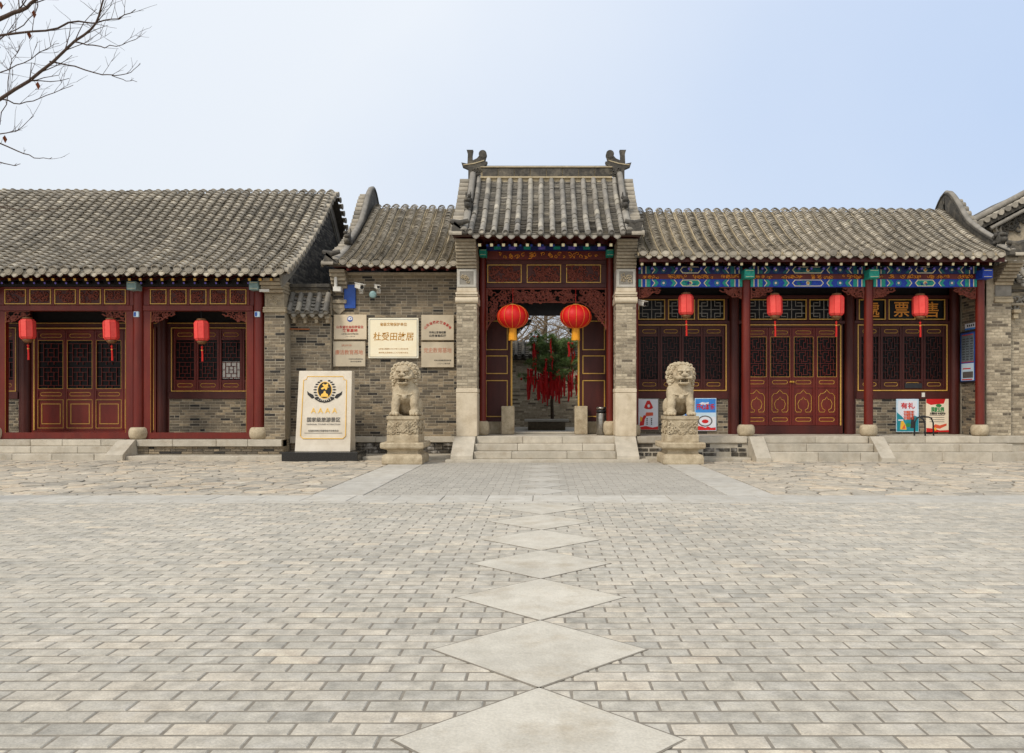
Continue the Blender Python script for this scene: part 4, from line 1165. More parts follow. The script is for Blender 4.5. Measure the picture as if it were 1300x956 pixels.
for x in (-1.42, 1.55):
    column(GH, x, YG, P1, 4.85, .085, 'wood_red', .16, .33)
    mb = MB(); mb.box(x + (-.22 if x < 0 else .09), x + (-.09 if x < 0 else .22), YG - .02, YG + .08, P1, 4.85); part('side_board', mb, 'wood_dark', GH)
xa, xb = -1.33, 1.465
mb = MB(); mb.cbox(xa, xb, YG - .03, YG + .06, 3.955, 4.06, .006); mb.box(xa, xb, YG, YG + .05, 4.06, 4.5); mb.cbox(xa, xb, YG - .03, YG + .06, 4.5, 4.60, .006)
fb = part('name_board', mb, 'wood_dark', GH)
for k, (p0, p1) in enumerate(((619, 662), (669, 712), (719, 762.6))):
    carved_panel(GH, X(p0, YG), X(p1, YG), 4.075, 4.49, YG - .015, 60 + k, 26)
mb = MB(); mb.box(xa, xb, YG - .06, YG + .04, 4.605, 4.80); o = part('scroll_beam', mb, 'wood_red', GH)
c = MB(); scrolls(c, xa + .2, xa + .9, 4.63, 4.77, YG - .062, 9, 3, .03, .06, .010); scrolls(c, GX - .45, GX + .45, 4.63, 4.77, YG - .062, 12, 4, .03, .06, .010); scrolls(c, xb - .9, xb - .2, 4.63, 4.77, YG - .062, 9, 5, .03, .06, .010); part('gilt_scroll', c, 'gold_orange', o)
mb = MB(); mb.box(xa, xb, YG - .10, YG + .04, 4.803, 5.0); o = part('painted_beam', mb, 'navy_paint', GH)
for k in range(8): x = xa + .18 + k * .345; part('painted_block', MB().box(x, x + .16, YG - .104, YG - .101, 4.83, 4.90), ['green_paint', 'purple_paint'][k % 2], o)
for x in (xa - .06, xb + .06): beam_head(GH, x, 18.75, 4.72, .17, 'green_paint')
# openwork hanging lattice, arched at both ends
cv = MB(); zt = 3.945; zl = 3.60
def arch(px):
    u = min(abs(px - xa), abs(px - xb)); return zl - .62 * max(0, 1 - u / .62) ** 1.6 + .02
scrolls(cv, xa + .01, xb - .01, 2.95, zt - .03, YG - .01, 230, 77, .045, .085, .016, lambda px, pz: pz > arch(px) + .02)
cv.tube([(xa + (xb - xa) * k / 40, YG - .01, arch(xa + (xb - xa) * k / 40)) for k in range(41)], .018, 5)
cv.box(xa, xb, YG - .03, YG + .02, zt - .03, zt)
cv.box(xa, xa + .03, YG - .03, YG + .02, 2.97, zt - .031); cv.box(xb - .03, xb, YG - .03, YG + .02, 2.97, zt - .031)
part('openwork_valance', cv, 'carved_wood', GH)
# door wall
YD = 19.9
mb = MB(); mb.box(-1.6, 1.72, YD + .02, YD + .14, 3.40, 4.9); part('door_lintel', mb, 'lintel_black', GH)
mb = MB(); mb.box(-1.6, 1.72, 18.9, 22.3, 4.905, 4.95); part('gate_ceiling', mb, 'lintel_black', GH)
for s, (pa, pb) in ((-1, (611.5, 649.5)), (1, (734.5, 773))):
    a, b = X(pa, YD), X(pb, YD); z0 = .82; z1 = 3.40
    mb = MB(); mb.box(a, b, YD + .03, YD + .07, z0, z1); 
    for xx in (a, b - .09): mb.cbox(xx, xx + .09, YD, YD + .08, z0, z1, .006)
    for (q0, q1) in ((z0, z0 + .10), (1.83, 1.97), (2.43, 2.55), (3.28, 3.40)): mb.cbox(a + .09, b - .09, YD + .004, YD + .076, q0, q1, .005)
    lf = part('door_leaf', mb, 'wood_dark', GH)
    for (q0, q1) in ((.93, 1.825), (1.975, 2.425), (2.555, 3.27)):
        gm = MB(); gold_rect(gm, a + .095, b - .095, q0, q1, YD + .016, .022, .012); part('gold_frame', gm, 'gold', lf)
    e = b if s < 0 else a
    part('gold_edge', MB().box(e - .02, e + .02, YD - .03, YD - .002, z0 + .2, z1), 'gold', lf)
    mb = MB(); mb.cbox(a, b, YD, YD + .12, P1, .815, .01, 0, .4); part('door_stone', mb, 'carved_stone', GH)
    cx = X(645, 19.75) if s < 0 else X(737.5, 19.75)
    mb = MB(); mb.cbox(cx - .155, cx + .155, 19.55, YD - .02, P1, Z(515.5, 19.6), .015, 0, .4); part('gate_block', mb, 'carved_stone', GH)
    # inner bracket seen against the court
    bracket(GH, X(pb if s < 0 else pa, YD) * 1.0, YD + .08, 3.40, .42, .42, -s, 300 + s, 'black_wood', 18)
mb = MB(); mb.cbox(-.8, .88, YD + .02, YD + .1, P1, P1 + .05, .01); part('threshold', mb, 'step_stone', GH)
# roof
mb = MB(); mb.box(-1.99, 2.13, 17.87, 19.0, 4.93, 4.945); part('eave_soffit', mb, 'wood_dark', GH)
rafters(GH, X(609, 18.05), X(775.5, 18.05), 12, 18.02, 18.9, Z(311, 18.02), .22, .07, ['wood_dark', 'cream_paint'])
mb = MB(); mb.cyl((0, 0, 0), (0, .5, 0), .035, .035, 8); mb.cyl((0, -.004, 0), (0, 0, 0), .026, .026, 8, 1)
me = mb.mesh('round_rafter', ['navy_paint', 'blue_paint'])
for i in range(12): link('round_rafter', me, GH, (X(605, 18.5) + i * .248, 18.45, 4.82), (.2, 0, 0))
prof = roof_profile(17.8, 4.93, 20.2, 6.76, .30, 0)
rf, full = roof_body(GH, prof, -1.98, 2.12)
tiled_roof(GH, rf, prof, GX - 1.665, GX + 1.665, .2562, .062, 'barrel', 'tile_grey', seed=17)
mb = MB(); mb.box(GX - 1.62, GX + 1.62, 20.12, 20.28, 6.60, 6.78); part('ridge_mortar', mb, 'roof_mortar', rf)
for (a, b, pr, mt) in ((6.78, 6.825, .13, 'roof_mortar'), (7.045, 7.07, .12, 'roof_mortar')):
    m_ = MB(); m_.cbox(GX - 1.62, GX + 1.62, 20.2 - pr, 20.2 + pr, a, b, .008); part('ridge_course', m_, mt, rf)
m_ = MB(); m_.box(GX - 1.62, GX + 1.62, 20.14, 20.26, 6.825, 7.045); part('ridge_core', m_, 'roof_mortar', rf)
for k in range(8):
    m_ = MB(); a = GX - 1.58 + k * .395; m_.cbox(a + .010, a + .385, 20.11, 20.29, 6.832, 7.038, .006, 0, random.random()); p_ = part('ridge_panel', m_, 'tile_dark', rf)
m_ = MB(); m_.tube([(GX - 1.62, 20.2, 7.05), (GX + 1.62, 20.2, 7.05)], .07, 10); part('ridge_cap', m_, 'tile_grey', rf)
for s in (-1, 1):
    verge_ridge(GH, rf, prof, GX + s * 1.80, s, .3, lower=.42, hgt=.22, arch=.05)
    # ridge-end finial: upright post, curled ball and side wings
    cx = GX + s * 1.73; y = 20.2
    def Q(u, v): return (cx - s * u, 6.78 + v)
    m_ = MB()
    m_.prism([Q(-.19, 0), Q(-.19, .24), Q(-.33, .30), Q(-.36, .40), Q(-.21, .37), Q(-.20, .60), Q(-.23, .71), Q(-.07, .71), Q(-.09, .60), Q(-.09, .45), Q(.02, .50), Q(.09, .58), Q(.25, .56), Q(.22, .43), Q(.28, .42), Q(.26, .36), Q(.12, .24), Q(.08, .12), Q(.08, 0)], y - .075, y + .075, 'y', 0, .5)
    bx, bz = Q(.165, .605); m_.tube([(bx, y - .09, bz), (bx, y + .09, bz)], .098, 16)
    fx, fz = Q(-.04, .44); m_.prism([Q(-.31, .325), Q(-.31, .345), Q(-.05, .385), Q(.20, .455), Q(.20, .435), Q(-.05, .36)], y - .09, y + .09, 'y', 1, .7)
    scrolls(m_, min(Q(-.1, 0)[0], Q(.2, 0)[0]), max(Q(-.1, 0)[0], Q(.2, 0)[0]), 6.82, 7.12, y - .08, 7, 8 + s, .04, .08, .018)
    part('ridge_finial', m_, ['tile_dark', 'roof_mortar'], rf)
bank_done(bk)

# ================================================================ ticket hall (painted beams, four lanterns)
TH = thing('ticket_hall', 'grey-tiled porch hall with blue and green painted beams and slim red columns', 'building', (6.3, 18.7, 0))
bk = Bank(TH)
mb = MB(); mb.box(2.10, 11.2, 18.45, 25, -.02, P1 - .006); part('platform', mb, 'step_stone', TH)
ed = part('platform_edge', MB().box(2.10, 11.6, 18.46, 18.9, P1 - .16, P1 - .012), 'mortar', TH)
stone_row(ed, 'edge_stone', 2.10, 4.58, 18.40, 18.9, P1 - .15, P1, 1.2, seed=41)
stone_row(ed, 'edge_stone', 4.93, 7.30, 18.40, 18.9, P1 - .15, P1, 1.1, seed=42)
stone_row(ed, 'edge_stone', 7.62, 12.6, 18.40, 18.9, P1 - .15, P1, 1.25, seed=43)
fo = part('foundation', MB().box(2.10, 4.60, 18.48, 18.9, -.02, P1 - .152), 'rough_stone', TH)
rng = random.Random(18)
for r in range(3):
    a = 2.10
    while a < 4.55:
        e = min(a + rng.uniform(.12, .4), 4.58)
        m_ = MB(); m_.cbox(a + .005, e - .005, 18.45 + rng.uniform(-.02, .01), 18.6, .065 + r * .1, .065 + (r + 1) * .1 - .006, .012, 0, rng.random()); part('foundation_stone', m_, 'rough_stone', fo); a = e
mb = MB(); mb.cbox(2.26, 4.58, 18.05, 18.5, -.02, .06, .01); part('apron_ledge', mb, 'step_stone', TH)
st = part('steps', MB().box(4.95, 7.28, 17.9, 18.44, -.02, .15), 'mortar', TH)
stone_row(st, 'step_stone', 4.93, 7.30, 17.82, 18.2, -.02, .195, 1.1, seed=44)
stone_row(st, 'step_stone', 4.93, 7.30, 18.11, 18.5, .196, .368, 1.0, seed=45)
for a, b in ((4.60, 4.925), (7.305, 7.61)):
    mb = MB(); mb.prism([(17.70, -.02), (18.395, -.02), (18.395, P1 + .004), (18.33, P1 + .004), (17.70, .08)], a, b, 'x', 0, .5); part('step_cheek', mb, 'step_stone', TH)
lo = part('lower_course', MB().box(7.615, 12.6, 18.1, 18.46, -.02, .18), 'mortar', TH)
stone_row(lo, 'course_stone', 7.615, 10.35, 18.06, 18.5, .19, P1 - .154, 1.3, seed=46)
stone_row(lo, 'course_stone', 7.615, 12.6, 17.92, 18.4, -.02, .188, 1.2, seed=47)
Yc = 18.68
cols = [X(p, Yc) for p in (805, 947, 1102.5, 1244)]
zb0 = Z(364.6, Yc)                          # underside of the painted beam
for x in cols: column(TH, x, Yc, P1, 4.34, .10, 'wood_red', .20 if x > 3 else .15, .26)
def chevron(mb, x, z0, z1, y, w, d, mi):
    zc = (z0 + z1) / 2
    mb.prism([(x, z0), (x + w, z0), (x + w + d, zc), (x + w, z1), (x, z1), (x + d, zc)], y, y + .003, 'y', mi)
def painted_beam(owner, a, b, z0, z1, y, rev, seed, shaded=False):
    """blue and green beam painting: end bands, chevrons, rosettes and a long cartouche, each colour field its own thin plate"""
    mb = MB(); mb.box(a, b, y, y + .16, z0, z1); o = part('painted_beam', mb, 'blue_paint' if not shaded else 'navy_paint', owner)
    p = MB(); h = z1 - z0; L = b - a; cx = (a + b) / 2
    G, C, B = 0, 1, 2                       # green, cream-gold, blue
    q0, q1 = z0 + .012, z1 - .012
    mm = ['green_paint' if not shaded else 'teal_dark', 'cream_paint', 'blue_paint' if not shaded else 'navy_paint', 'gold_orange']  # upper beams: eave shade is put into darker green and blue
    for s in (-1, 1):
        p = MB(); p.box(*((a + .002, a + .92) if s < 0 else (b - .92, b - .002)), y - .0012, y, z0 + .003, z1 - .003, 2)
        def E(u, v): return (a + u, a + v) if s < 0 else (b - v, b - u)
        for u, v, mi in ((.0, .06, G), (.065, .085, C), (.16, .178, C), (.185, .27, G)):
            x0, x1 = E(u, v); p.box(x0, x1, y - .003, y, z0 + .004, z1 - .004, mi)
        for k, (u, mi) in enumerate(((.30, C), (.33, G), (.72, G), (.80, C))):
            w = .022 if mi == C else .07
            x = a + u if s < 0 else b - u
            pts = [(0, q0), (w, q0), (w + .06, (q0 + q1) / 2), (w, q1), (0, q1), (.06, (q0 + q1) / 2)]
            p.prism([(x - s * px, pz) for px, pz in pts], y - .003 - .001 * k, y, 'y', mi)
        rx = a + .57 if s < 0 else b - .57; rz = (z0 + z1) / 2
        for rr, mi, dd in ((h * .36, G, .004), (h * .27, B, .006), (h * .16, C, .008)):
            p.prism([(rx + rr * math.cos(k * .5236), rz + rr * math.sin(k * .5236)) for k in range(12)], y - dd, y, 'y', mi)
        part('end_pattern', p, mm, o)
    p = MB(); u0 = .94; x0, x1 = a + u0, b - u0; zc = (z0 + z1) / 2
    for gr, mi, dd in ((0, C, .004), (.016, G if rev else B, .006)):
        p.prism([(x0 + gr * 1.4, zc), (x0 + .06 + gr, z0 + .012 + gr), (x1 - .06 - gr, z0 + .012 + gr), (x1 - gr * 1.4, zc), (x1 - .06 - gr, z1 - .012 - gr), (x0 + .06 + gr, z1 - .012 - gr)], y - dd, y, 'y', mi)
    scrolls(p, x0 + .1, x1 - .1, z0 + .035, z1 - .035, y - .006, 10, seed, .02, .035, .006, None, B if rev else G, 3)
    for rr, mi, dd in ((h * .26, C, .010), (h * .15, 3, .012)):
        p.prism([(cx + rr * math.cos(k * .5236), zc + rr * math.sin(k * .5236)) for k in range(12)], y - dd, y, 'y', mi)
    part('cartouche', p, mm, o)
for i in range(3):
    a, b = cols[i] + .095, cols[i + 1] - .095
    painted_beam(TH, a, b, zb0, zb0 + .175, Yc - .05, i != 1, 10 + i)
    mb = MB(); mb.box(a, b, Yc - .03, Yc + .06, zb0 + .178, zb0 + .292); o = part('scroll_board', mb, 'wood_red', TH)
    c = MB(); w = b - a
    for (u, v, n) in ((.03, .2, 6), (.26, .48, 8), (.52, .74, 8), (.8, .97, 6)):
        scrolls(c, a + w * u, a + w * v, zb0 + .19, zb0 + .28, Yc - .032, int(n * 1.5), i * 9 + n + int(u * 50), .028, .044, .008)
    part('gilt_scroll', c, 'gold_orange', o)
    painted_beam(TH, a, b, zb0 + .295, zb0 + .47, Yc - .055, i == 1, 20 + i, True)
    bracket(TH, a + .01, Yc - .01, zb0 - .002, .50, .26, 1, 70 + i, n=20); bracket(TH, b - .01, Yc - .01, zb0 - .002, .50, .26, -1, 80 + i, n=20)
for k, x in list(enumerate(cols))[1:]: beam_head(TH, x, 18.34, zb0 + .26, .23, 'blue_paint' if k in (0, 3) else 'green_paint')
# eave: flying rafters with pale ends, round rafters with violet ends
mb = MB(); mb.box(2.12, 10.16, 18.02, 19.2, 4.455, 4.47); part('eave_soffit', mb, 'wood_dark', TH)
mb = MB(); mb.box(2.12, 10.16, 18.04, 18.08, 4.385, 4.453); part('eave_board', mb, 'wood_dark', TH)
rafters(TH, X(815, 18.12), X(1257, 18.12), 29, 18.10, 18.9, Z(335.3, 18.1), .24, .062, ['wood_dark', 'cream_paint'])
mb = MB(); mb.cyl((0, 0, 0), (0, .45, 0), .036, .036, 8); mb.cyl((0, -.004, 0), (0, 0, 0), .027, .027, 8, 1)
me = mb.mesh('round_rafter', ['navy_paint', 'purple_paint'])
for i in range(29): link('round_rafter', me, TH, (X(812, 18.5) + i * (X(1247, 18.5) - X(812, 18.5)) / 28, 18.46, Z(341, 18.46)), (.2, 0, 0))
mb = MB(); mb.box(2.1, 10.3, 18.75, 20.2, 4.36, 4.42); part('porch_ceiling', mb, 'black_wood', TH)
# porch back wall
Yd = 19.85
mb = MB(); mb.box(2.1, 10.3, Yd + .10, Yd + .25, P1, 4.40); part('porch_back_board', mb, 'black_wood', TH)
for x in cols:
    mb = MB(); mb.tube([(x, Yd, P1), (x, Yd, 4.35)], .12, 16); part('inner_column', mb, 'wood_dark', TH)
mb = MB(); mb.cbox(2.1, 10.06, Yd - .03, Yd + .09, 3.185, 3.265, .006); mb.cbox(2.1, 10.06, Yd - .03, Yd + .09, 3.80, 3.88, .006)
part('transom_beam', mb, 'wood_dark', TH)
dl = leaf_meshes(.567, Z(416, Yd) - Z(540, Yd), 'right_door', 'wood_red')
wl = leaf_meshes(.52, Z(414, Yd) - Z(494.5, Yd), 'right_window', 'wood_dark')
TRM = {}
for i in range(3):
    cx = (cols[i] + cols[i + 1]) / 2
    if i == 1:
        w = 4 * .567; zb = Z(540, Yd); zt = Z(416, Yd)
        mb = MB(); mb.cbox(cx - w / 2 - .09, cx - w / 2, Yd - .04, Yd + .08, P1, 3.183, .005); mb.cbox(cx + w / 2, cx + w / 2 + .09, Yd - .04, Yd + .08, P1, 3.183, .005)
        mb.cbox(cx - w / 2, cx + w / 2, Yd - .04, Yd + .08, P1, zb - .003, .005); mb.cbox(cx - w / 2, cx + w / 2, Yd - .04, Yd + .08, zt + .003, 3.183, .005)
        fr = part('door_frame', mb, 'wood_dark', TH)
        gm = MB(); gm.box(cx - w / 2 - .05, cx - w / 2 - .024, Yd - .05, Yd - .041, zb, 3.17); gm.box(cx - w / 2 - .05, cx + w / 2 + .05, Yd - .05, Yd - .041, 3.145, 3.17); gm.box(cx + w / 2 + .024, cx + w / 2 + .05, Yd - .05, Yd - .041, zb, 3.17); part('gold_trim', gm, 'gold', fr)
        for k in range(4):
            lf = put_leaf('door_leaf', dl, TH, cx - w / 2 + k * .567, Yd - .02, zb)
            if k in (1, 2):
                h_ = MB(); xx = .03 if k == 2 else .537; h_.lathe([(.02, 0), (.03, .01), (.03, .015), (.012, .03), (.012, .05), (.02, .06)], n=10); h_.v = [(xx + p[0], -p[2], 1.05 + p[1]) for p in h_.v]
                link('handle', h_.mesh('handle', 'gold'), lf, (cx - w / 2 + k * .567, Yd - .02, zb))
        tn = 3
    else:
        w = 4 * .52; zb = Z(494.5, Yd); zt = Z(414, Yd)
        mb = MB(); mb.cbox(cx - w / 2 - .08, cx - w / 2, Yd - .04, Yd + .08, zb - .045, 3.183, .005); mb.cbox(cx + w / 2, cx + w / 2 + .08, Yd - .04, Yd + .08, zb - .045, 3.183, .005)
        mb.cbox(cx - w / 2 - .08, cx + w / 2 + .08, Yd - .06, Yd + .08, zb - .23, zb - .047, .006)
        mb.cbox(cx - w / 2, cx + w / 2, Yd - .04, Yd + .08, zb - .045, zb - .002, .005); mb.cbox(cx - w / 2, cx + w / 2, Yd - .04, Yd + .08, zt + .002, 3.183, .005)
        mb.cbox(cx + w / 2 + .082, cx + w / 2 + .18, Yd - .03, Yd + .08, P1, 3.183, .005); mb.cbox(cx - w / 2 - .18, cx - w / 2 - .082, Yd - .03, Yd + .08, P1, 3.183, .005)
        fr = part('window_frame', mb, 'wood_dark', TH)
        gm = MB(); gold_rect(gm, cx - w / 2 - .045, cx + w / 2 + .045, zb - .035, 3.168, Yd - .05, .024, .009); part('gold_trim', gm, 'gold', fr)
        for k in range(4): put_leaf('window_leaf', wl, TH, cx - w / 2 + k * .52, Yd - .02, zb)
        wall_y(bk, TH, 'dado_wall', cx - w / 2 - .08, cx + w / 2 + .08, Yd - .03, Yd + .09, P1, zb - .231, 'brick_grey', prio=1)
        tn = 3
    # transom lights
    g0, g1 = cx - w / 2 - .04, cx + w / 2 + .04; tw = (g1 - g0) / tn
    for k in range(tn):
        x0, x1 = g0 + k * tw + .035, g0 + (k + 1) * tw - .035
        mb = MB(); mb.box(x0, x1, Yd + .03, Yd + .04, 3.29, 3.775); o = part('transom_light', mb, 'glass_dark', TH)
        gm = MB(); gold_rect(gm, x0, x1, 3.285, 3.78, Yd - .02, .024, .012); part('gold_frame', gm, 'gold', o)
        if i < 2:
            la = MB(); lattice(la, x0 + .03, x1 - .03, 3.315, 3.75, Yd - .0, PAT_T, .018, .02); part('lattice', la, 'lattice_pale', o)
        else:
            text('處票售'[k], (x0 + x1) / 2, Yd + .015, 3.535, .40, 'gold_orange', o, bold=.004)
    mb = MB()
    for k in range(tn + 1): xx = g0 + k * tw; mb.cbox(xx - .032, xx + .032, Yd - .025, Yd + .08, 3.268, 3.797, .004)
    part('transom_post', mb, 'wood_dark', TH)
# black service hatch in the ticket window
mb = MB(); cx = (cols[2] + cols[3]) / 2; mb.cbox(cx + .06, cx + .48, Yd - .035, Yd - .02, Z(493, Yd), Z(486.5, Yd), .004); part('ticket_hatch', mb, 'plastic_dark', TH)
# east end wall: inner face, stepped head
xi = 10.08
wall = wall_y(bk, TH, 'end_wall', X(1252, 18.85), X(1283.5, 18.85), 18.84, 25.0, P1, 4.02, 'brick_tan', prio=0)
mb = MB(); mb.box(xi + .009, X(1252, 18.85) - .002, 18.90, 20.2, P1, 4.36); w2 = part('inner_wall', mb, 'mortar', TH)
bricks(bk, w2, 18.92, Yd - .1, P1, 4.3, xi, 'brick_grey', '-x', prio=.6)
bricks(bk, w2, xi + .01, X(1252, 18.85), P1, 4.3, 18.892, 'brick_grey', '-y', prio=.8)
a, b = X(1262, 18.85), X(1283.5, 18.85)
for (z0, z1, pr) in ((3.58, 3.66, .05), (3.66, 3.72, .02), (3.98, 4.05, .05)):
    mb = MB(); mb.cbox(a - .01, b + .03, 18.84 - pr, 19.3, z0, z1, .01); part('wall_moulding', mb, 'carved_stone', TH)
mb = MB(); mb.cbox(a + .01, b, 18.82, 19.3, 3.722, 3.978, .01, 0, .4); part('carved_block', mb, 'tile_grey', TH)
mb = MB(); mb.cbox(X(1252, 18.85), a - .012, 18.84, 19.3, 3.5, 4.45, .01, 0, .7); part('wall_return', mb, 'brick_tan', TH)
corbels(TH, a, b, 18.84, 4.05, 4.45, .55, 6, 'brick_tan', 19.4)
prof = roof_profile(17.95, 4.50, 20.85, 6.09, .36, .7)
rf, full = roof_body(TH, prof, 2.02, 10.45)
tiled_roof(TH, rf, prof, 2.18, 10.02, .245, .098, 'he', 'tile', mort=True, seed=19, frac=.70)
gable_fill(TH, full, 10.1, 10.45, 4.3, 'brick_grey', 'gable_wall', .8, .11)
verge_ridge(TH, rf, prof, 10.27, 1, .3, lower=.18, arch=.42, hgt=.30)
bank_done(bk)

# ================================================================ neighbouring gable-fronted hall further east
NH = thing('gable_fronted_hall', 'hall with carved brick gable and tiled verge beyond the ticket hall', 'building', (13.5, 21.5, 0))
bk = Bank(NH, 120)
yg = 21.2; ex, ez = X(1243, yg), Z(284, yg); ax_, az_ = ex + 3.6, ez + 1.9
mb = MB(); mb.prism([(ex + .5, 0), (ax_ * 2 - ex - .5, 0), (ax_ * 2 - ex - .5, ez), (ax_, az_ - .15), (ex + .5, ez)], yg + .25, 27, 'y'); part('gable_wall', mb, 'brick_tan', NH)
mb = MB(); mb.prism([(ex - .1, ez - .05), (ax_, az_), (ax_ * 2 - ex + .1, ez - .05), (ax_ * 2 - ex + .1, ez - .22), (ax_, az_ - .18), (ex - .1, ez - .22)], yg, 27.2, 'y'); rr_ = part('roof', mb, 'roof_bed', NH)
L_ = math.hypot(3.6, 1.9); ang = math.atan2(1.9, 3.6)
me_ = []
for v in range(4):
    m_ = MB(); m_.add([(p[0], p[1], p[2]) for p in vt[0]], vt[1], 0, (v + .5) / 4)
    m_.prism([(-.085 * math.cos(math.pi * k / 8), .02 + .07 * math.sin(math.pi * k / 8)) for k in range(9)] + [(.06, -.03), (0, -.06), (-.06, -.03)], -.03, 0, 'y', 0, v / 4); me_.append(m_.mesh('verge_tile', 'tile'))
for k in range(20):
    f = k / 20 * 1.0
    link('verge_tile', me_[k % 4], rr_, (ex + 3.6 * f, yg - .05, ez + 1.9 * f - .02), (0, -ang, 0))
mb = MB(); mb.tube([(ex - .1, yg + .3, ez + .10), (ax_, yg + .3, az_ + .16)], .085, 10); mb.tube([(ex + .3, yg + .02, ez - .12), (ax_, yg + .02, az_ - .25)], .05, 8); part('verge_ridge', mb, 'tile_grey', rr_)
mb = MB(); scrolls(mb, ex + .25, ex + 1.9, ez - .55, ez + .45, yg + .2, 46, 33, .07, .13, .03, lambda px, pz: ez - .5 + (px - ex) * .5 < pz + .15 < ez + .12 + (px - ex) * .42); part('carved_scroll', mb, 'tile_dark', NH)
mb = MB(); mb.cbox(ex + .3, ex + 3, yg + .12, yg + .3, ez - .78, ez - .68, .01); mb.cbox(ex + .3, ex + 3, yg + .05, yg + .3, ez - .66, ez - .6, .01); part('wall_moulding', mb, 'carved_stone', NH)
bank_done(bk)
# wall running on east with a tiled hood
EW = thing('courtyard_wall', 'pale brick wall with carved hood adjoining the ticket hall end wall', 'wall', (11.6, 19.1, 0))
bk = Bank(EW, 200)
a, b = X(1284, 18.88) + .004, 13.2
wall_y(bk, EW, 'wall', a, b, 19.0, 19.4, .3, 3.95, 'brick_tan')
mb = MB(); mb.box(a, b, 19.02, 19.4, -.02, .3); part('foundation', mb, 'rough_stone', EW)
for z0, z1, pr, m in ((3.52, 3.58, .10, 'brick_tan'), (3.84, 3.90, .05, 'tile_dark'), (3.95, 4.02, .06, 'tile_grey')):
    mb = MB(); mb.cbox(a, b, 19.0 - pr, 19.4, z0, z1, .01); part('wall_moulding', mb, m, EW)
mb = MB(); scrolls(mb, a + .02, b, 3.36, 3.84, 18.96, 40, 44, .06, .11, .026); part('carved_frieze', mb, 'tile_grey', EW)
for k in range(4):
    x = a + .10 + k * .5; mb = MB(); mb.cbox(x - .05, x + .05, 18.86, 19.02, 3.22, 3.34, .01); mb.cbox(x - .08, x + .08, 18.80, 19.02, 3.34, 3.42, .01); part('bracket', mb, 'carved_stone', EW)
hp = [(18.75 + .06 * k, 4.02 + .05 * k) for k in range(12)]
hr = part('hood_roof', MB().box(a, b, 18.8, 19.4, 4.022, 4.06), 'tile_dark', EW)
sw = MB(); sweep(sw, hp, 0, [(a, -.04), (b, -.04), (b, 0), (a, 0)]); part('hood_bed', sw, 'tile_dark', hr)
tiled_roof(EW, hr, hp, a + .1, b, .235, .10, 'barrel', 'tile_grey', limit=80, seed=6)
bank_done(bk)

# ================================================================ court behind the gate
mb = MB(); mb.box(-6, 6, 21.9, 40, -.02, .44); ct = struct('court_floor', mb, 'approach_brick')
SW = thing('screen_wall', 'weathered grey brick screen wall behind the ribboned pine', 'wall', (0, 28, 0))
bk = Bank(SW)
wall_y(bk, SW, 'wall', -3.5, 3.6, 28.0, 28.4, .44, 2.72, 'brick_tan', h=.07, L=.27)
mb = MB(); mb.cbox(-3.6, 3.7, 27.9, 28.5, 2.72, 2.80, .01); part('coping_course', mb, 'tile_dark', SW)
hp = [(27.7 + .06 * k, 2.82 + .05 * k) for k in range(12)]
hr = part('coping_roof', MB().box(-3.5, 3.6, 27.8, 28.6, 2.80, 2.86), 'tile_dark', SW)
sw = MB(); sweep(sw, hp, 0, [(-3.5, -.04), (3.6, -.04), (3.6, 0), (-3.5, 0)]); part('coping_bed', sw, 'tile_dark', hr)
tiled_roof(SW, hr, hp, -3.4, 3.5, .25, .12, 'barrel', 'tile_dark', limit=120, seed=7)
bank_done(bk)
PL = thing('stone_planter', 'low stone planter kerb around the ribboned pine', 'planter', (.3, 25.5, .44))
mb = MB(); mb.cbox(X(666, 24.6), X(722, 24.6), 24.5, 24.7, .70, .78, .01); part('kerb_stone', mb, 'pale_slab', PL)
mb = MB(); mb.box(X(666, 24.6) + .1, X(722, 24.6) - .1, 24.66, 26.6, .44, .70); part('planter_wall', mb, 'brick_grey', PL)
mb = MB(); mb.box(X(666, 24.6) + .1, X(722, 24.6) - .1, 24.71, 26.5, .70, .74); part('soil', mb, 'rough_stone', PL)

# ================================================================ stone lions
def surface_nets(f, org, cell):
    """iso-surface of a sampled distance field (naive surface nets)"""
    s = f < 0
    nx, ny, nz = f.shape
    cnt = np.zeros((nx - 1, ny - 1, nz - 1)); acc = np.zeros((nx - 1, ny - 1, nz - 1, 3))
    cor = [(i, j, k) for i in (0, 1) for j in (0, 1) for k in (0, 1)]
    def sl(o): return tuple(slice(o[d], f.shape[d] - 1 + o[d]) for d in range(3))
    for a in cor:
        for d in range(3):
            if a[d]: continue
            b = list(a); b[d] = 1
            fa, fb = f[sl(a)], f[sl(b)]
            mk = (fa < 0) != (fb < 0)
            t = np.where(mk, fa / np.where(mk, fa - fb, 1), 0)
            for e in range(3): acc[..., e] += np.where(mk, a[e] + (t if e == d else 0), 0)
            cnt += mk
    act = cnt > 0
    idx = -np.ones(act.shape, int); idx[act] = np.arange(act.sum())
    ii = np.argwhere(act)
    V = (ii + acc[act] / cnt[act][:, None]) * cell + np.array(org)
    Fs = []
    for d in range(3):
        u, w = (d + 1) % 3, (d + 2) % 3
        A = [slice(0, n) for n in f.shape]; B = list(A); A[d] = slice(0, f.shape[d] - 1); B[d] = slice(1, f.shape[d])
        ch = s[tuple(A)] != s[tuple(B)]
        E_ = np.argwhere(ch)
        E_ = E_[(E_[:, u] > 0) & (E_[:, w] > 0) & (E_[:, u] < f.shape[u] - 1) & (E_[:, w] < f.shape[w] - 1)]
        ins = s[tuple(E_.T)]
        q = []
        for (du, dw) in ((1, 1), (0, 1), (0, 0), (1, 0)):
            c = E_.copy(); c[:, u] -= du; c[:, w] -= dw; q.append(idx[tuple(c.T)])
        Q = np.stack(q, 1); Q[~ins] = Q[~ins][:, ::-1]
        Fs.append(Q)
    return V, np.concatenate(Fs)
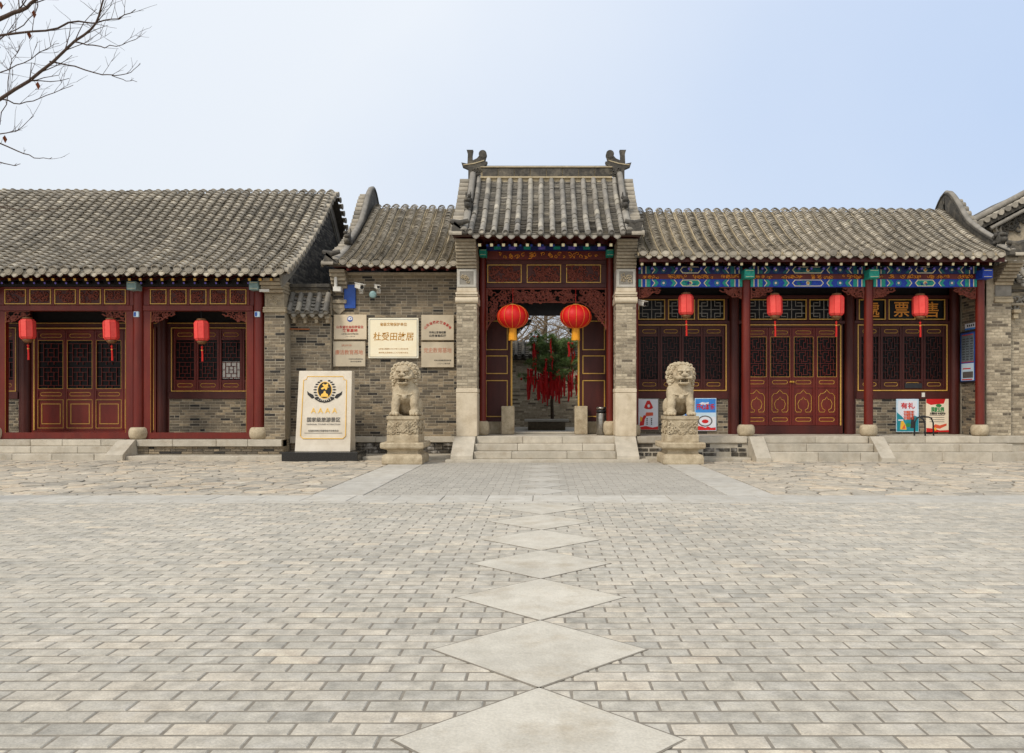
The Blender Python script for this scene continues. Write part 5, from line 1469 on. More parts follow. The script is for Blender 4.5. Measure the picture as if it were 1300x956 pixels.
def lion_mesh(name, variant):
    cell = .0092
    org = (-.40, -.46, -.02); N = (88, 105, 135)
    xs = [org[d] + cell * np.arange(N[d]) for d in range(3)]
    Xg, Yg, Zg = np.meshgrid(*xs, indexing='ij')
    f = np.full(N, 1.0)
    hx = .03 if variant else -.02; tw = .10 if variant else -.06      # head shift and turn
    def ell(c, r, tilt=0.0, head=False):
        x, y, z = Xg - c[0], Yg - c[1], Zg - c[2]
        if tilt: ca, sa = math.cos(tilt), math.sin(tilt); y, z = y * ca + z * sa, -y * sa + z * ca
        k = np.sqrt((x / r[0]) ** 2 + (y / r[1]) ** 2 + (z / r[2]) ** 2)
        return (k - 1) * min(r)
    def cap(a, b, ra, rb):
        a, b = np.array(a), np.array(b); d = b - a; L = d.dot(d)
        t = np.clip(((Xg - a[0]) * d[0] + (Yg - a[1]) * d[1] + (Zg - a[2]) * d[2]) / L, 0, 1)
        return np.sqrt((Xg - a[0] - t * d[0]) ** 2 + (Yg - a[1] - t * d[1]) ** 2 + (Zg - a[2] - t * d[2]) ** 2) - (ra + (rb - ra) * t)
    def U(g, k=.02):
        nonlocal f
        h = np.clip(.5 + .5 * (f - g) / k, 0, 1); f = f * (1 - h) + g * h - k * h * (1 - h)
    def S(g, k=.012):
        nonlocal f
        g = -g; h = np.clip(.5 - .5 * (f - g) / k, 0, 1); f = f * (1 - h) + g * h + k * h * (1 - h)
    def hd(x, y, z):
        c, s_ = math.cos(tw), math.sin(tw); return (x * c - y * s_ + hx, x * s_ + y * c, z)
    # body
    U(ell((0, .14, .34), (.23, .24, .34), .25)); U(ell((0, .24, .18), (.27, .20, .19))); U(ell((0, -.04, .50), (.245, .19, .27)), .04)
    for s in (-1, 1):
        U(ell((s * .17, -.03, .47), (.115, .15, .20)), .04)
        U(cap((s * .17, -.10, .46), (s * .195, -.17, .26), .100, .088), .03); U(cap((s * .195, -.17, .26), (s * .21, -.18, .05), .086, .076), .02)
        U(ell((s * .21, -.225, .045), (.10, .115, .055)))
        for k in (-1, 0, 1): U(ell((s * .21 + k * .06, -.305, .042), (.034, .05, .042)), .006)
        U(ell((s * .25, .12, .20), (.085, .20, .18)), .03); U(ell((s * .27, -.0, .045), (.07, .14, .05)))
    U(cap((0, .38, .1), (.05, .42, .5), .06, .05)); U(ell((.06, .40, .6), (.09, .07, .14)))
    S(ell((0, -.22, .10), (.085, .22, .17)), .03)
    # chest strap with bell
    for k in range(15):
        a = -1.25 + 2.5 * k / 14; U(ell((.235 * math.sin(a), -.04 - .20 * math.cos(a), .53 - .09 * math.cos(a)), (.022, .024, .018)), .004)
    U(ell((0, -.255, .40), (.055, .045, .06)), .01)
    # neck and mane mass
    U(ell((hx, .02, .80), (.26, .20, .28)), .04); U(ell((hx, .01, .90), (.27, .19, .22)), .04)
    # face: bulging brow, flat broad nose, wide lips over an open mouth
    U(ell(hd(0, -.13, .86), (.20, .14, .19)), .03)
    U(ell(hd(0, -.20, .985), (.155, .10, .085)), .03)
    for s in (-1, 1):
        U(ell(hd(s * .08, -.275, .955), (.070, .050, .028)), .005); U(ell(hd(s * .085, -.275, .905), (.036, .030, .028)), .005)
        S(ell(hd(s * .04, -.31, .912), (.018, .04, .018)), .004); S(ell(hd(s * .085, -.31, .895), (.05, .03, .010)), .003)
        U(ell(hd(s * .085, -.285, .80), (.095, .07, .050)), .015); U(ell(hd(s * .17, -.18, .85), (.05, .08, .08)), .02)
        U(ell(hd(s * .045, -.345, .862), (.040, .03, .030)), .008)
    U(ell(hd(0, -.32, .872), (.055, .045, .040)), .015); U(ell(hd(0, -.29, .93), (.035, .05, .05)), .02)
    U(ell(hd(0, -.25, .690), (.135, .10, .036)), .012)
    S(ell(hd(0, -.36, .745), (.15, .22, .040)), .006)
    for s in (-1, 1):
        S(ell(hd(s * .035, -.375, .855), (.012, .02, .012)), .004); U(ell(hd(s * .085, -.305, .745), (.016, .016, .032)), .004)
    # curled mane: rows of snail curls round the face, locks down the neck
    rg = random.Random(5 + variant)
    for ring, (R, y, r, n) in enumerate(((.245, -.10, .046, 12), (.285, -.01, .052, 14), (.265, .09, .056, 12), (.19, .16, .06, 9))):
        for k in range(n):
            a = -math.pi * .66 + 2 * math.pi * .66 * k / (n - 1)
            cx, cz = R * math.sin(a), .86 + R * 1.0 * math.cos(a)
            if cz > 1.08: cz = 1.08 + (cz - 1.08) * .4
            c = hd(cx, y + rg.uniform(-.01, .01), cz); r_ = r * rg.uniform(.9, 1.1)
            U(ell(c, (r_, r_, r_)), .004); S(ell((c[0] + .0, c[1] - r_ * .9, c[2]), (r_ * .34, r_ * .45, r_ * .34)), .003)
    for s in (-1, 1):
        for q in range(4): U(ell(hd(s * (.245 - .004 * q), -.05 + .01 * q, .74 - q * .075), (.042, .07, .045)), .004)
        U(ell(hd(s * .20, -.10, .98), (.045, .035, .06)), .01)
    if variant: U(ell((-.21, -.23, .085), (.11, .115, .085)), .006)
    else: U(ell((.21, -.235, .08), (.11, .115, .08)), .006)
    f += .0035 * (np.sin(Xg * 61 + 3 * np.sin(Zg * 23)) * np.sin(Zg * 57 + 2) * np.sin(Yg * 53)) + .002 * np.sin(Xg * 140 + Zg * 90) * np.sin(Zg * 150 + Yg * 110)
    f = np.maximum(f, -(Zg - .0))
    V, Q = surface_nets(f, org, cell)
    me = bpy.data.meshes.new(name); me.from_pydata([tuple(v) for v in V], [], [tuple(int(i) for i in q) for q in Q])
    me.materials.append(M['carved_stone']); me.polygons.foreach_set('use_smooth', [True] * len(Q))
    a = me.attributes.new('tint', 'FLOAT', 'FACE'); a.data.foreach_set('value', [.5] * len(Q)); me.update()
    return me
def sq(w, d, z, y0=0.0): return [(-w / 2, y0 - d / 2, z), (w / 2, y0 - d / 2, z), (w / 2, y0 + d / 2, z), (-w / 2, y0 + d / 2, z)]
def lion_statue(x, variant, label):
    t = thing('guardian_lion_statue', label, 'statue', (x, 17.45, 0), 'stone lions flanking the gate steps')
    mb = MB(); mb.loft([sq(.82, .98, 0), sq(.84, 1.0, .02), sq(.84, 1.0, .13), sq(.80, .96, .19), sq(.66, .82, .22), sq(.63, .79, .26), sq(.66, .82, .30), sq(.88, 1.04, .335), sq(.90, 1.06, .36), sq(.90, 1.06, .43), sq(.87, 1.03, .452)])
    link('plinth', mb.mesh('plinth', 'carved_stone'), t, local=True)
    mb = MB(); mb.loft([sq(.66, .84, .453), sq(.66, .84, .60), sq(.62, .80, .615), sq(.62, .80, .915), sq(.655, .835, .925), sq(.67, .85, .94), sq(.67, .85, 1.0)])
    ped = link('pedestal', mb.mesh('pedestal', 'carved_stone'), t, local=True)
    c = MB(); yf = -.40
    c.prism([(-.30, .91), (.30, .91), (.02, .66), (-.02, .66)], yf - .022, yf, 'y', 0, .7)
    c.prism([(-.22, .90), (.22, .90), (.01, .71), (-.01, .71)], yf - .03, yf - .02, 'y', 0, .4)
    scrolls(c, -.31, .31, .62, .91, yf - .008, 30, 61 + variant, .03, .06, .016, lambda px, pz: pz < .68 + abs(px) * .75)
    scrolls(c, -.15, .15, .74, .90, yf - .032, 8, 65 + variant, .025, .05, .012)
    for s in (-1, 1):
        c.box(s * .25 - .07, s * .25 + .07, -.428, -.42, .47, .585); c.box(s * .12 - .04, s * .12 + .04, -.426, -.42, .53, .585)
        sc_ = MB(); scrolls(sc_, -.38, .38, .63, .90, -.318, 26, 71 + variant, .03, .07, .016)
        c.add([((-p[1]) * s, p[0], p[2]) for p in sc_.v], [f if s > 0 else f[::-1] for f in sc_.f])
    link('carving', c.mesh('carving', 'carved_stone'), ped, local=True)
    link('lion', lion_mesh('lion', variant), t, (0, .04, 1.0), local=True)
    return t
lion_statue(-2.93, 0, 'seated stone lion facing out in front of the plaque wall')
lion_statue(2.90, 1, 'seated stone lion facing out in front of the ticket hall window posters')

# ================================================================ scenic-area stele
ST = thing('stone_stele', 'white marble stele with black horse emblem and gold border on black base', 'stele', (-4.88, 18.1, 0))
mb = MB(); mb.cbox(-5.70, -4.04, 17.82, 18.68, -.02, .20, .008); part('base', mb, 'granite_black', ST)
TL = math.atan2(.26, 1.78)
y0, z0s = 18.10, .205; xc = -4.885
mb = MB(); wb, wt = .61, .59
mb.loft([[(xc - wb, y0, z0s), (xc + wb, y0, z0s), (xc + wb, 18.62, z0s), (xc - wb, 18.62, z0s)],
         [(xc - wb + .002, y0 + .03, z0s + .14), (xc + wb - .002, y0 + .03, z0s + .14), (xc + wb - .002, 18.62, z0s + .14), (xc - wb + .002, 18.62, z0s + .14)],
         [(xc - wt, y0 + .258, z0s + 1.775), (xc + wt, y0 + .258, z0s + 1.775), (xc + wt, 18.62, z0s + 1.775), (xc - wt, 18.62, z0s + 1.775)],
         [(xc - wt + .01, y0 + .268, z0s + 1.785), (xc + wt - .01, y0 + .268, z0s + 1.785), (xc + wt - .01, 18.61, z0s + 1.785), (xc - wt + .01, 18.61, z0s + 1.785)]])
slab = part('slab', mb, 'marble', ST)
def SV(py): return (573 - py) / 102 * 1.80
def on_slab(name, mb, mats): return link(name, mb.mesh(name, mats), slab, (xc, y0 - .003, z0s), (-TL, 0, 0))
b = MB(); w = .50; v0, v1 = SV(557), SV(478)
pts = [(-w + .06, v0), (w - .06, v0), (w, v0 + .06), (w - .02, v1 - .08), (w - .02 - .06, v1 - .07), (w - .02 - .08, v1), (-w + .02 + .08, v1), (-w + .02 + .06, v1 - .07), (-w + .02, v1 - .08), (-w, v0 + .06)]
path_tube(b, pts, 0, .009); on_slab('gold_border', b, 'ink_yellow')
e = MB(); cz = SV(495.5); 
e.prism([(.165 * math.cos(k * .2618), cz + .195 * math.sin(k * .2618)) for k in range(24)], -.002, .004, 'y', 1)
e.prism([(.150 * math.cos(k * .2618), cz + .180 * math.sin(k * .2618)) for k in range(24)], -.004, .004, 'y', 0)
hs = [(-.09, .02), (-.02, .06), (-.06, .10), (-.03, .13), (.0, .10), (.04, .12), (.06, .14), (.075, .10), (.06, .07), (.10, .04), (.06, .045), (.05, .0), (.02, -.02), (.0, .02), (-.04, .0), (-.07, -.005)]
e.prism([(p, cz + .02 + q) for p, q in hs], -.006, .004, 'y', 1)
e.prism([(-.09, cz - .15), (.09, cz - .15), (.07, cz - .09), (.03, cz - .07), (.015, cz - .02), (-.015, cz - .02), (-.03, cz - .07), (-.07, cz - .09)], -.006, .004, 'y', 1)
for s in (-1, 1):
    for k in range(9):
        a = math.radians(-60 + 125 * k / 8); r1 = .215
        px, pz = s * r1 * math.cos(a), cz + (r1 + .02) * math.sin(a)
        e.prism([(px + .030 * math.cos(q * 1.047 + a) * (1 if q % 3 else 1.5), pz + .018 * math.sin(q * 1.047 + a)) for q in range(6)], -.003, .003, 'y', 0)
    e.prism([(s * .22, cz - .17), (s * .26, cz - .10), (s * .35, cz - .06), (s * .39, cz - .02), (s * .38, cz - .10), (s * .28, cz - .19)], -.003, .003, 'y', 0)
rb = [(-.2, cz - .15), (-.1, cz - .21), (0, cz - .23), (.1, cz - .21), (.2, cz - .15), (.22, cz - .20), (.11, cz - .265), (0, cz - .285), (-.11, cz - .265), (-.22, cz - .20)]
e.prism(rb, -.0035, .003, 'y', 0)
for k in range(7): px = -.135 + .045 * k; e.box(px - .008, px + .008, -.006, 0, cz - .255 + abs(k - 3) * .010, cz - .235 + abs(k - 3) * .010, 2)
on_slab('emblem', e, ['ink_black', 'ink_yellow', 'marble'])
def stele_text(s, py, size, m, width, bold=0):
    v = SV(py); o = link('lettering', text_mesh(s, size, m, width=width, bold=bold), slab, (xc, y0 - .003 + v * math.sin(TL) - .001, z0s + v * math.cos(TL)), (-TL, 0, 0))
stele_text('A A A A', 521.5, .17, 'ink_yellow', .58)
stele_text('国家级旅游景区', 533, .11, 'ink_grey', .74, .001)
stele_text('NATIONAL TOURIST ATTRACTION', 539, .045, 'ink_grey', .74)
stele_text('全国旅游景区质量等级评定委员会', 547, .045, 'ink_grey', .68)
l_ = MB(); l_.box(-.42, .42, -.001, .001, SV(550.2), SV(549.8)); on_slab('rule_line', l_, 'ink_grey')

# ================================================================ plaques on the side house
YW = 19.46
def plaque(px0, px1, py0, py1, m, label):
    t = thing('wall_plaque', label, 'plaque', (X((px0 + px1) / 2, YW), YW, Z(py1, YW)), 'plaques on the side house wall')
    a, b, c, d = X(px0, YW), X(px1, YW), Z(py1, YW), Z(py0, YW)
    mb = MB(); mb.cbox(a, b, YW - .025, YW + .035, c, d, .008); part('plate', mb, m, t)
    return t, (a + b) / 2, b - a, c, d - c
t, cx, w, zb, h = plaque(424, 465.5, 399.5, 431, 'plate_steel', 'beige metal plaque with round blue emblem and two red lines of writing')
yt = YW - .027
text('山东省社会科学普及', cx, yt, zb + h * .50, .07, 'ink_red', t, .64, .0015); text('教育基地', cx, yt, zb + h * .36, .085, 'ink_red', t, .36, .002)
text('山东省社会科学界联合会', cx, yt, zb + h * .22, .035, 'ink_black', t, .40); text('二〇一二年十月', cx, yt, zb + h * .12, .028, 'ink_grey', t, .22)
e = MB(); R = .068; ez_ = zb + h * .82
e.prism([(cx + R * math.cos(k * .314), ez_ + R * math.sin(k * .314)) for k in range(20)], yt - .001, yt + .004, 'y', 0)
e.prism([(cx + R * .8 * math.cos(k * .314), ez_ + R * .8 * math.sin(k * .314)) for k in range(20)], yt - .003, yt + .004, 'y', 1)
e.prism([(cx - R * .75, ez_ - R * .2)] + [(cx + R * .78 * math.cos(math.pi + k * .314), ez_ + R * .78 * math.sin(math.pi + k * .314)) for k in range(1, 10)] + [(cx + R * .75, ez_ - R * .2), (cx, ez_ - R * .45)], yt - .005, yt + .004, 'y', 0)
e.prism([(cx + R * .1, ez_ - R * .2), (cx + R * .5, ez_ + R * .35), (cx + R * .25, ez_ + R * .5), (cx, ez_ + R * .1)], yt - .005, yt + .004, 'y', 2)
part('emblem', e, ['enamel_blue', 'print_white', 'ink_grey'], t)
t, cx, w, zb, h = plaque(423, 464, 433.5, 465.5, 'plate_grey', 'beige metal plaque with one line of faded red writing hanging under the emblem plaque')
text('滨州市', cx - .06, yt, zb + h * .84, .055, 'ink_red_faded', t, .25); text('廉洁教育基地', cx, yt, zb + h * .57, .12, 'ink_red_faded', t, .66, .001)
text('中共滨州市纪律检查委员会', cx + .16, yt, zb + h * .30, .03, 'ink_grey', t, .34); text('滨州市监察局', cx + .16, yt, zb + h * .20, .03, 'ink_grey', t, .26)
t, cx, w, zb, h = plaque(468, 531.5, 404, 455, 'plate_edge', 'large cream plaque with five big gold characters in a white frame')
mb = MB(); mb.box(cx - w / 2 + .035, cx + w / 2 - .035, YW - .028, YW - .02, zb + .035, zb + h - .035, 0); gold_rect(mb, cx - w / 2 + .030, cx + w / 2 - .030, zb + .03, zb + h - .03, YW - .031, .008, .006, 1); part('panel', mb, ['plate_cream', 'ink_grey'], t)
yt2 = YW - .030
text('省级文物保护单位', cx, yt2, zb + h * .845, .085, 'ink_gold', t, .64, .001)
text('杜受田故居', cx, yt2, zb + h * .545, .21, 'ink_gold', t, .96, .0015, shear=.08)
text('山东省人民政府二〇〇六年十二月七日公布', cx, yt2, zb + h * .235, .04, 'ink_gold', t, .70); text('滨州市人民政府二〇〇七年六月立', cx, yt2, zb + h * .14, .04, 'ink_gold', t, .70)
t, cx, w, zb, h = plaque(535, 576.5, 400, 432, 'plate_grey', 'beige metal plaque with an arch of red characters above two black lines')
s = '山东省廉政教育基地'
for k, ch in enumerate(s):
    a = math.radians(52 - 104 * k / (len(s) - 1)); text(ch, cx - .37 * math.sin(a), yt, zb + h * .30 + .33 * math.cos(a) - .08, .075, 'ink_red', t, bold=.0015, rot=(0, -a, 0))
text('中共山东省纪委', cx, yt, zb + h * .31, .062, 'ink_black', t, .40, .0015); text('山东省监察厅', cx, yt, zb + h * .18, .062, 'ink_black', t, .40, .0015)
t, cx, w, zb, h = plaque(535, 576.5, 434.5, 466.5, 'plate_grey', 'beige metal plaque with large pale red writing hanging under the arched-writing plaque')
text('党史教育基地', cx, yt, zb + h * .68, .13, 'ink_red_faded', t, .66); text('中共山东省委党史研究室', cx + .12, yt, zb + h * .28, .04, 'ink_black', t, .40); text('二〇一二年六月', cx + .14, yt, zb + h * .15, .04, 'ink_black', t, .30)
mb = MB(); mb.cbox(X(437, YW), X(451.5, YW), YW - .02, YW + .045, Z(391.5, YW), Z(361.5, YW), .006); tag(part('enamel_panel', mb, 'enamel_blue', None), 'plain blue enamel panel on the brick under the side house eave', 'sign')
def cctv(x, y, z, s, label, arm, face=0.0):
    t = thing('security_camera', label, 'camera', (x, y, z))
    mb = MB(); mb.cbox(-.05, .05, arm - .02, arm, -.05, .05, .008); mb.tube([(0, arm - .01, 0), (0, arm * .4, -.01), (0, 0, .05)], .018, 8); link('bracket', mb.mesh('bracket', 'plastic_white'), t, local=True)
    mb = MB(); mb.cbox(-.06 * s, .06 * s, -.16 * s, .10 * s, .03, .03 + .11 * s, .012); mb.cbox(-.07 * s, .07 * s, -.20 * s, .11 * s, .03 + .112 * s, .03 + .13 * s, .005); bd = link('housing', mb.mesh('housing', 'plastic_white'), t, local=True, rot=(.25, 0, face))
    mb = MB(); mb.cyl((0, -.165 * s, .085), (0, -.158 * s, .085), .045 * s, n=14); link('lens', mb.mesh('lens', 'plastic_dark'), bd, local=True)
    return t
cctv(X(455, 19.2), 19.2, Z(368, 19.2), 1.0, 'white security camera beside the blue panel under the eave', .31, .7)
c2 = cctv(X(478, 19.25), 19.25, Z(368, 19.25), .75, 'small security camera with grey dome lamp on the plaque wall', .26, .5)
mb = MB(); mb.lathe([(.0, .0), (.07, .02), (.085, .05), (.085, .09), (.06, .11)], n=14); mb.v = [(p[0] - .07, -p[2], p[1] - .12) for p in mb.v]; link('lamp', mb.mesh('lamp', 'pale_teal'), c2, local=True)
cctv(X(810, 18.75), 18.75, Z(389, 18.75), 1.0, 'white security camera at the gate end of the ticket hall porch', .30, .9)
LT = thing('tube_lamp', 'white tube lamp with junction box on the side house corner', 'lamp', (X(426, 19.3), 19.3, Z(371, 19.3)))
mb = MB(); x = X(425.5, 19.2); mb.cyl((x, 19.25, Z(368, 19.25)), (x, 19.25, Z(348.5, 19.25)), .038, n=12); part('tube', mb, 'plastic_white', LT)
mb = MB(); mb.cbox(X(424, 19.3), X(434, 19.3), 19.2, 19.40, Z(370.5, 19.3), Z(364.5, 19.3), .008); part('junction_box', mb, 'plastic_white', LT)

# ================================================================ lanterns
def tube_lantern(loc, top, label):
    t = thing('hexagonal_lantern', label, 'lantern', loc, 'hexagonal red lanterns under the eaves')
    return t
r_, hb = .168, .47
def build_hex():
    t = thing('hexagonal_lantern', '', 'lantern', (0, 0, 0), 'hexagonal red lanterns under the eaves')
    mb = MB(); pr = [(r_ * .62, 0), (r_ * .80, .012), (r_, .06), (r_, hb - .06), (r_ * .80, hb - .012), (r_ * .62, hb)]
    mb.lathe(pr, (0, 0, -hb / 2), 8, 0, .5, False, a0=.39)
    link('shade', mb.mesh('shade', 'lantern_coral'), t, local=True)
    mb = MB()
    for k in range(8):
        a = 2 * math.pi * k / 8 + .39
        mb.tube([(rr * 1.01 * math.cos(a), rr * 1.01 * math.sin(a), z - hb / 2) for rr, z in pr], .0045, 4)
    link('rib', mb.mesh('rib', 'lantern_red'), t, local=True)
    mb = MB(); mb.lathe([(r_ * .60, 0), (r_ * .64, .006), (r_ * .64, .03), (r_ * .5, .045)], (0, 0, hb / 2), 16); link('top_cap', mb.mesh('cap', 'lantern_cap'), t, local=True)
    mb = MB(); mb.lathe([(r_ * .42, -.075), (r_ * .48, -.06), (r_ * .66, -.03), (r_ * .66, 0)], (0, 0, -hb / 2), 16); link('bottom_cap', mb.mesh('cap', 'lantern_cap'), t, local=True)
    mb = MB(); z = -hb / 2 - .075; mb.cyl((0, 0, z), (0, 0, z - .05), .004, n=5); mb.ell((0, 0, z - .07), (.026, .026, .026), 10, 6); mb.cyl((0, 0, z - .095), (0, 0, z - .14), .016, .022, 8); mb.tube([(0, 0, z - .14), (.004, 0, z - .25), (0, 0, z - .40)], [.021, .02, .024], 9); mb.cyl((0, 0, z - .135), (0, 0, z - .15), .026, n=9, mi=1)
    link('tassel', mb.mesh('tassel', ['tassel_red', 'gold']), t, local=True)
    mb = MB(); mb.cyl((0, 0, hb / 2 + .04), (0, 0, hb / 2 + .22), .004, n=5); mb.ell((0, 0, hb / 2 + .22), (.02, .02, .02), 8, 5); link('hook', mb.mesh('hook', 'iron_black'), t, local=True)
    return t
proto = build_hex()
spots = [((X(35, 19.0), 19.0, Z(418, 19.0)), 'red hexagonal lantern at the far jamb of the plain red hall door'),
         ((X(141, 19.0), 19.0, Z(419, 19.0)), 'red hexagonal lantern over the door leaf next to the hall window bay'),
         ((X(256, 19.0), 19.0, Z(420, 19.0)), 'red hexagonal lantern in front of the plain hall window above the brick dado'),
         ((X(871, 18.7), 18.7, Z(387, 18.7)), 'red hexagonal lantern above the stone lion by the ticket hall'),
         ((X(983.5, 18.7), 18.7, Z(388, 18.7)), 'red hexagonal lantern over the ticket hall door on the gate side'),
         ((X(1062, 18.7), 18.7, Z(388, 18.7)), 'red hexagonal lantern over the ticket hall door beside the ticket window'),
         ((X(1168, 18.7), 18.7, Z(388.5, 18.7)), 'red hexagonal lantern between the gold ticket office characters')]
for i, (loc, lab) in enumerate(spots):
    o = proto if i == 0 else copy_tree(proto)
    o.location = loc; o['label'] = lab
    o.rotation_euler = (random.gauss(0, .02), random.gauss(0, .025), random.uniform(-.3, .3))
def round_lantern(x, label):
    t = thing('round_lantern', label, 'lantern', (x, 18.9, Z(402, 18.9)), 'round red gate lanterns')
    R, hh = .365, .275
    n = 48; mb = MB(); pr = [(R * math.sin(math.pi * k / 14) ** .9, -hh * math.cos(math.pi * k / 14)) for k in range(1, 14)]
    mb.lathe(pr, (0, 0, 0), n, rib=lambda k: 1 - .03 * (k % 4 == 0)); link('shade', mb.mesh('shade', 'lantern_red'), t, local=True)
    mb = MB()
    for k in range(12):
        a = 2 * math.pi * k / 12
        mb.tube([(q * .995 * math.cos(a), q * .995 * math.sin(a), z) for q, z in pr], .0045, 4)
    link('rib', mb.mesh('rib', 'gold_orange'), t, local=True)
    mb = MB(); mb.lathe([(.07, .262), (.075, .275), (.07, .287), (.02, .295)], n=16); mb.lathe([(.08, -.29), (.085, -.28), (.08, -.26)], n=16); link('cap', mb.mesh('cap', 'gold'), t, local=True)
    mb = MB()
    for k in range(40):
        a = 2 * math.pi * k / 40; c, s = math.cos(a), math.sin(a); q = .078 + .008 * random.random()
        mb.tube([(.078 * c, .078 * s, -.27), (q * c, q * s, -.42), ((q + .004) * c, (q + .004) * s, -.545 + random.uniform(-.01, .01))], .011, 4)
    link('fringe', mb.mesh('fringe', 'lantern_gold'), t, local=True)
    mb = MB(); mb.tube([(0, 0, .29), (0, .02, .5), (0, .09, Z(366, 18.99) - Z(402, 18.9))], .006, 5); link('cord', mb.mesh('cord', 'tassel_red'), t, local=True)
    return t
round_lantern(X(651, 18.9), 'round red lantern with gold fringe on the plaque wall side of the gate')
round_lantern(X(731, 18.9), 'round red lantern with gold fringe on the ticket hall side of the gate')

# ================================================================ posters and small things at the ticket hall
YB = 19.775
def poster(px0, px1, py0, py1, m, label):
    a, b, c, d = X(px0, YB), X(px1, YB), Z(py1, YB), Z(py0, YB)
    t = thing('poster_board', label, 'poster', ((a + b) / 2, YB, c), 'poster boards under the ticket hall windows')
    mb = MB(); mb.cbox(a, b, YB, YB + .035, c, d, .005); part('board', mb, m, t)
    return t, a, b, c, d
def fields(t, a, b, c, d, shapes, mats):
    p = MB()
    for i, (poly, mi) in enumerate(shapes):
        p.prism([(a + (b - a) * u, c + (d - c) * v) for u, v in poly], YB - .0015 - .0006 * i, YB, 'y', mi)
    part('print', p, mats, t)
def R4(u0, v0, u1, v1): return [(u0, v0), (u1, v0), (u1, v1), (u0, v1)]
def disc(u, v, ru, rv, n=12): return [(u + ru * math.cos(6.2832 * k / n), v + rv * math.sin(6.2832 * k / n)) for k in range(n)]
t, a, b, c, d = poster(809, 837, 505.5, 546.5, 'steel', 'white poster with red hooded shape and red wave along its foot')
fields(t, a, b, c, d, [(R4(.06, .03, .94, .97), 0), ([(.06, .03), (.94, .03), (.94, .13), (.7, .09), (.4, .14), (.06, .10)], 1), ([(.30, .70), (.36, .80), (.44, .92), (.56, .93), (.66, .80), (.72, .70), (.62, .66), (.42, .66)], 1), (disc(.52, .76, .06, .05), 0),
    ([(.36, .44), (.72, .46), (.72, .56), (.40, .56)], 2), ([(.1, .14), (.3, .16), (.34, .34), (.42, .44), (.30, .48), (.2, .34), (.12, .26)], 1), ([(.12, .3), (.2, .28), (.24, .4), (.14, .44)], 3)] + [(R4(.42, .18 + k * .055, .47, .215 + k * .055), 4) for k in range(4)] + [(R4(.62, .18 + k * .055, .67, .215 + k * .055), 4) for k in range(4)],
    ['print_white', 'print_red', 'print_orange', 'print_yellow', 'ink_black'])
t, a, b, c, d = poster(846, 874, 506, 546, 'print_sky', 'blue poster board half hidden by the stone lion')
fields(t, a, b, c, d, [(R4(.05, .04, .95, .96), 0), (R4(.05, .82, .95, .94), 1), (R4(.15, .2, .85, .6), 2)], ['print_sky', 'print_red', 'print_pale'])
t, a, b, c, d = poster(882, 909.5, 505.5, 547, 'print_pale', 'sky-blue poster with red lettering and a white fringed disc')
fields(t, a, b, c, d, [(R4(.03, .55, .97, .98), 0), (R4(.03, .42, .97, .56), 1), (R4(.03, .12, .97, .43), 2), ([(.03, .02), (.97, .02), (.97, .11), (.75, .09), (.6, .14), (.5, .09), (.35, .13), (.2, .15), (.03, .08)], 3), (disc(.48, .30, .34, .17, 20), 4), (disc(.48, .30, .28, .135, 20), 2), (disc(.48, .29, .16, .06), 3), ([(.2, .84), (.35, .88), (.5, .86), (.65, .88), (.62, .80), (.3, .80)], 2)], ['print_sky', 'print_pale', 'print_white', 'print_red', 'ink_grey'])
text('开心游乐', (a + b) / 2, YB - .008, c + (d - c) * .74, .14, 'print_red', t, (b - a) * .84, .004)
t, a, b, c, d = poster(1138, 1166.5, 506.5, 548.5, 'print_pale', 'pale blue poster with teal river scene and red heading')
fields(t, a, b, c, d, [(R4(.08, .1, .92, .95), 0), ([(.02, .02), (.98, .02), (.98, .45), (.8, .5), (.6, .42), (.4, .36), (.2, .5), (.02, .6)], 1), ([(.16, .08), (.45, .07), (.42, .2), (.3, .34), (.2, .32)], 2), (disc(.52, .21, .12, .06), 3), ([(.62, .12), (.8, .12), (.8, .45), (.66, .42)], 4), (R4(.08, .34, .3, .38), 0), ([(.25, .1), (.4, .1), (.36, .24)], 5)], ['print_white', 'print_teal', 'print_yellow', 'print_green', 'plastic_dark', 'print_orange'])
text('有礼', (a + b) / 2, YB - .008, c + (d - c) * .80, .15, 'print_red', t, (b - a) * .62, .003)
for k in range(3): text('文明旅游', a + (b - a) * .55, YB - .009, c + (d - c) * (.60 - .09 * k), .07, 'print_orange', t, (b - a) * .48, .003)
t, a, b, c, d = poster(1176, 1204.5, 506.5, 548.5, 'print_cream', 'cream poster with red banner top and green tree lettering')
fields(t, a, b, c, d, [([(.0, 1), (.85, 1), (.78, .86), (.45, .84), (.2, .82), (.0, .88)], 0), ([(.0, .0), (1, .0), (1, .06), (.6, .05), (.35, .1), (.1, .12), (.0, .12)], 1), ([(.25, .14), (.6, .1), (.9, .2), (.9, .26), (.6, .2), (.4, .24)], 2), (disc(.55, .80, .13, .05), 3)] + [(R4(.14, .50 - k * .065, .80, .512 - k * .065), 4) for k in range(4)] + [(disc(.4, .09, .05, .05), 5)], ['print_red', 'print_red', 'print_orange', 'print_green', 'ink_grey', 'print_yellow'])
text('国家公园', (a + b) / 2, YB - .006, c + (d - c) * .68, .13, 'print_green', t, (b - a) * .56, .004); text('文明旅游 绿色出行', (a + b) / 2, YB - .006, c + (d - c) * .56, .05, 'ink_black', t, (b - a) * .7, .002)
mb = MB(); mb.box(X(1170.5, 19.77), X(1174.5, 19.77), 19.779, 19.785, Z(504, 19.77), Z(498.5, 19.77)); tag(part('paper_notice', mb, 'paper_white', None), 'small white paper slip stuck to the ticket window sill', 'notice')
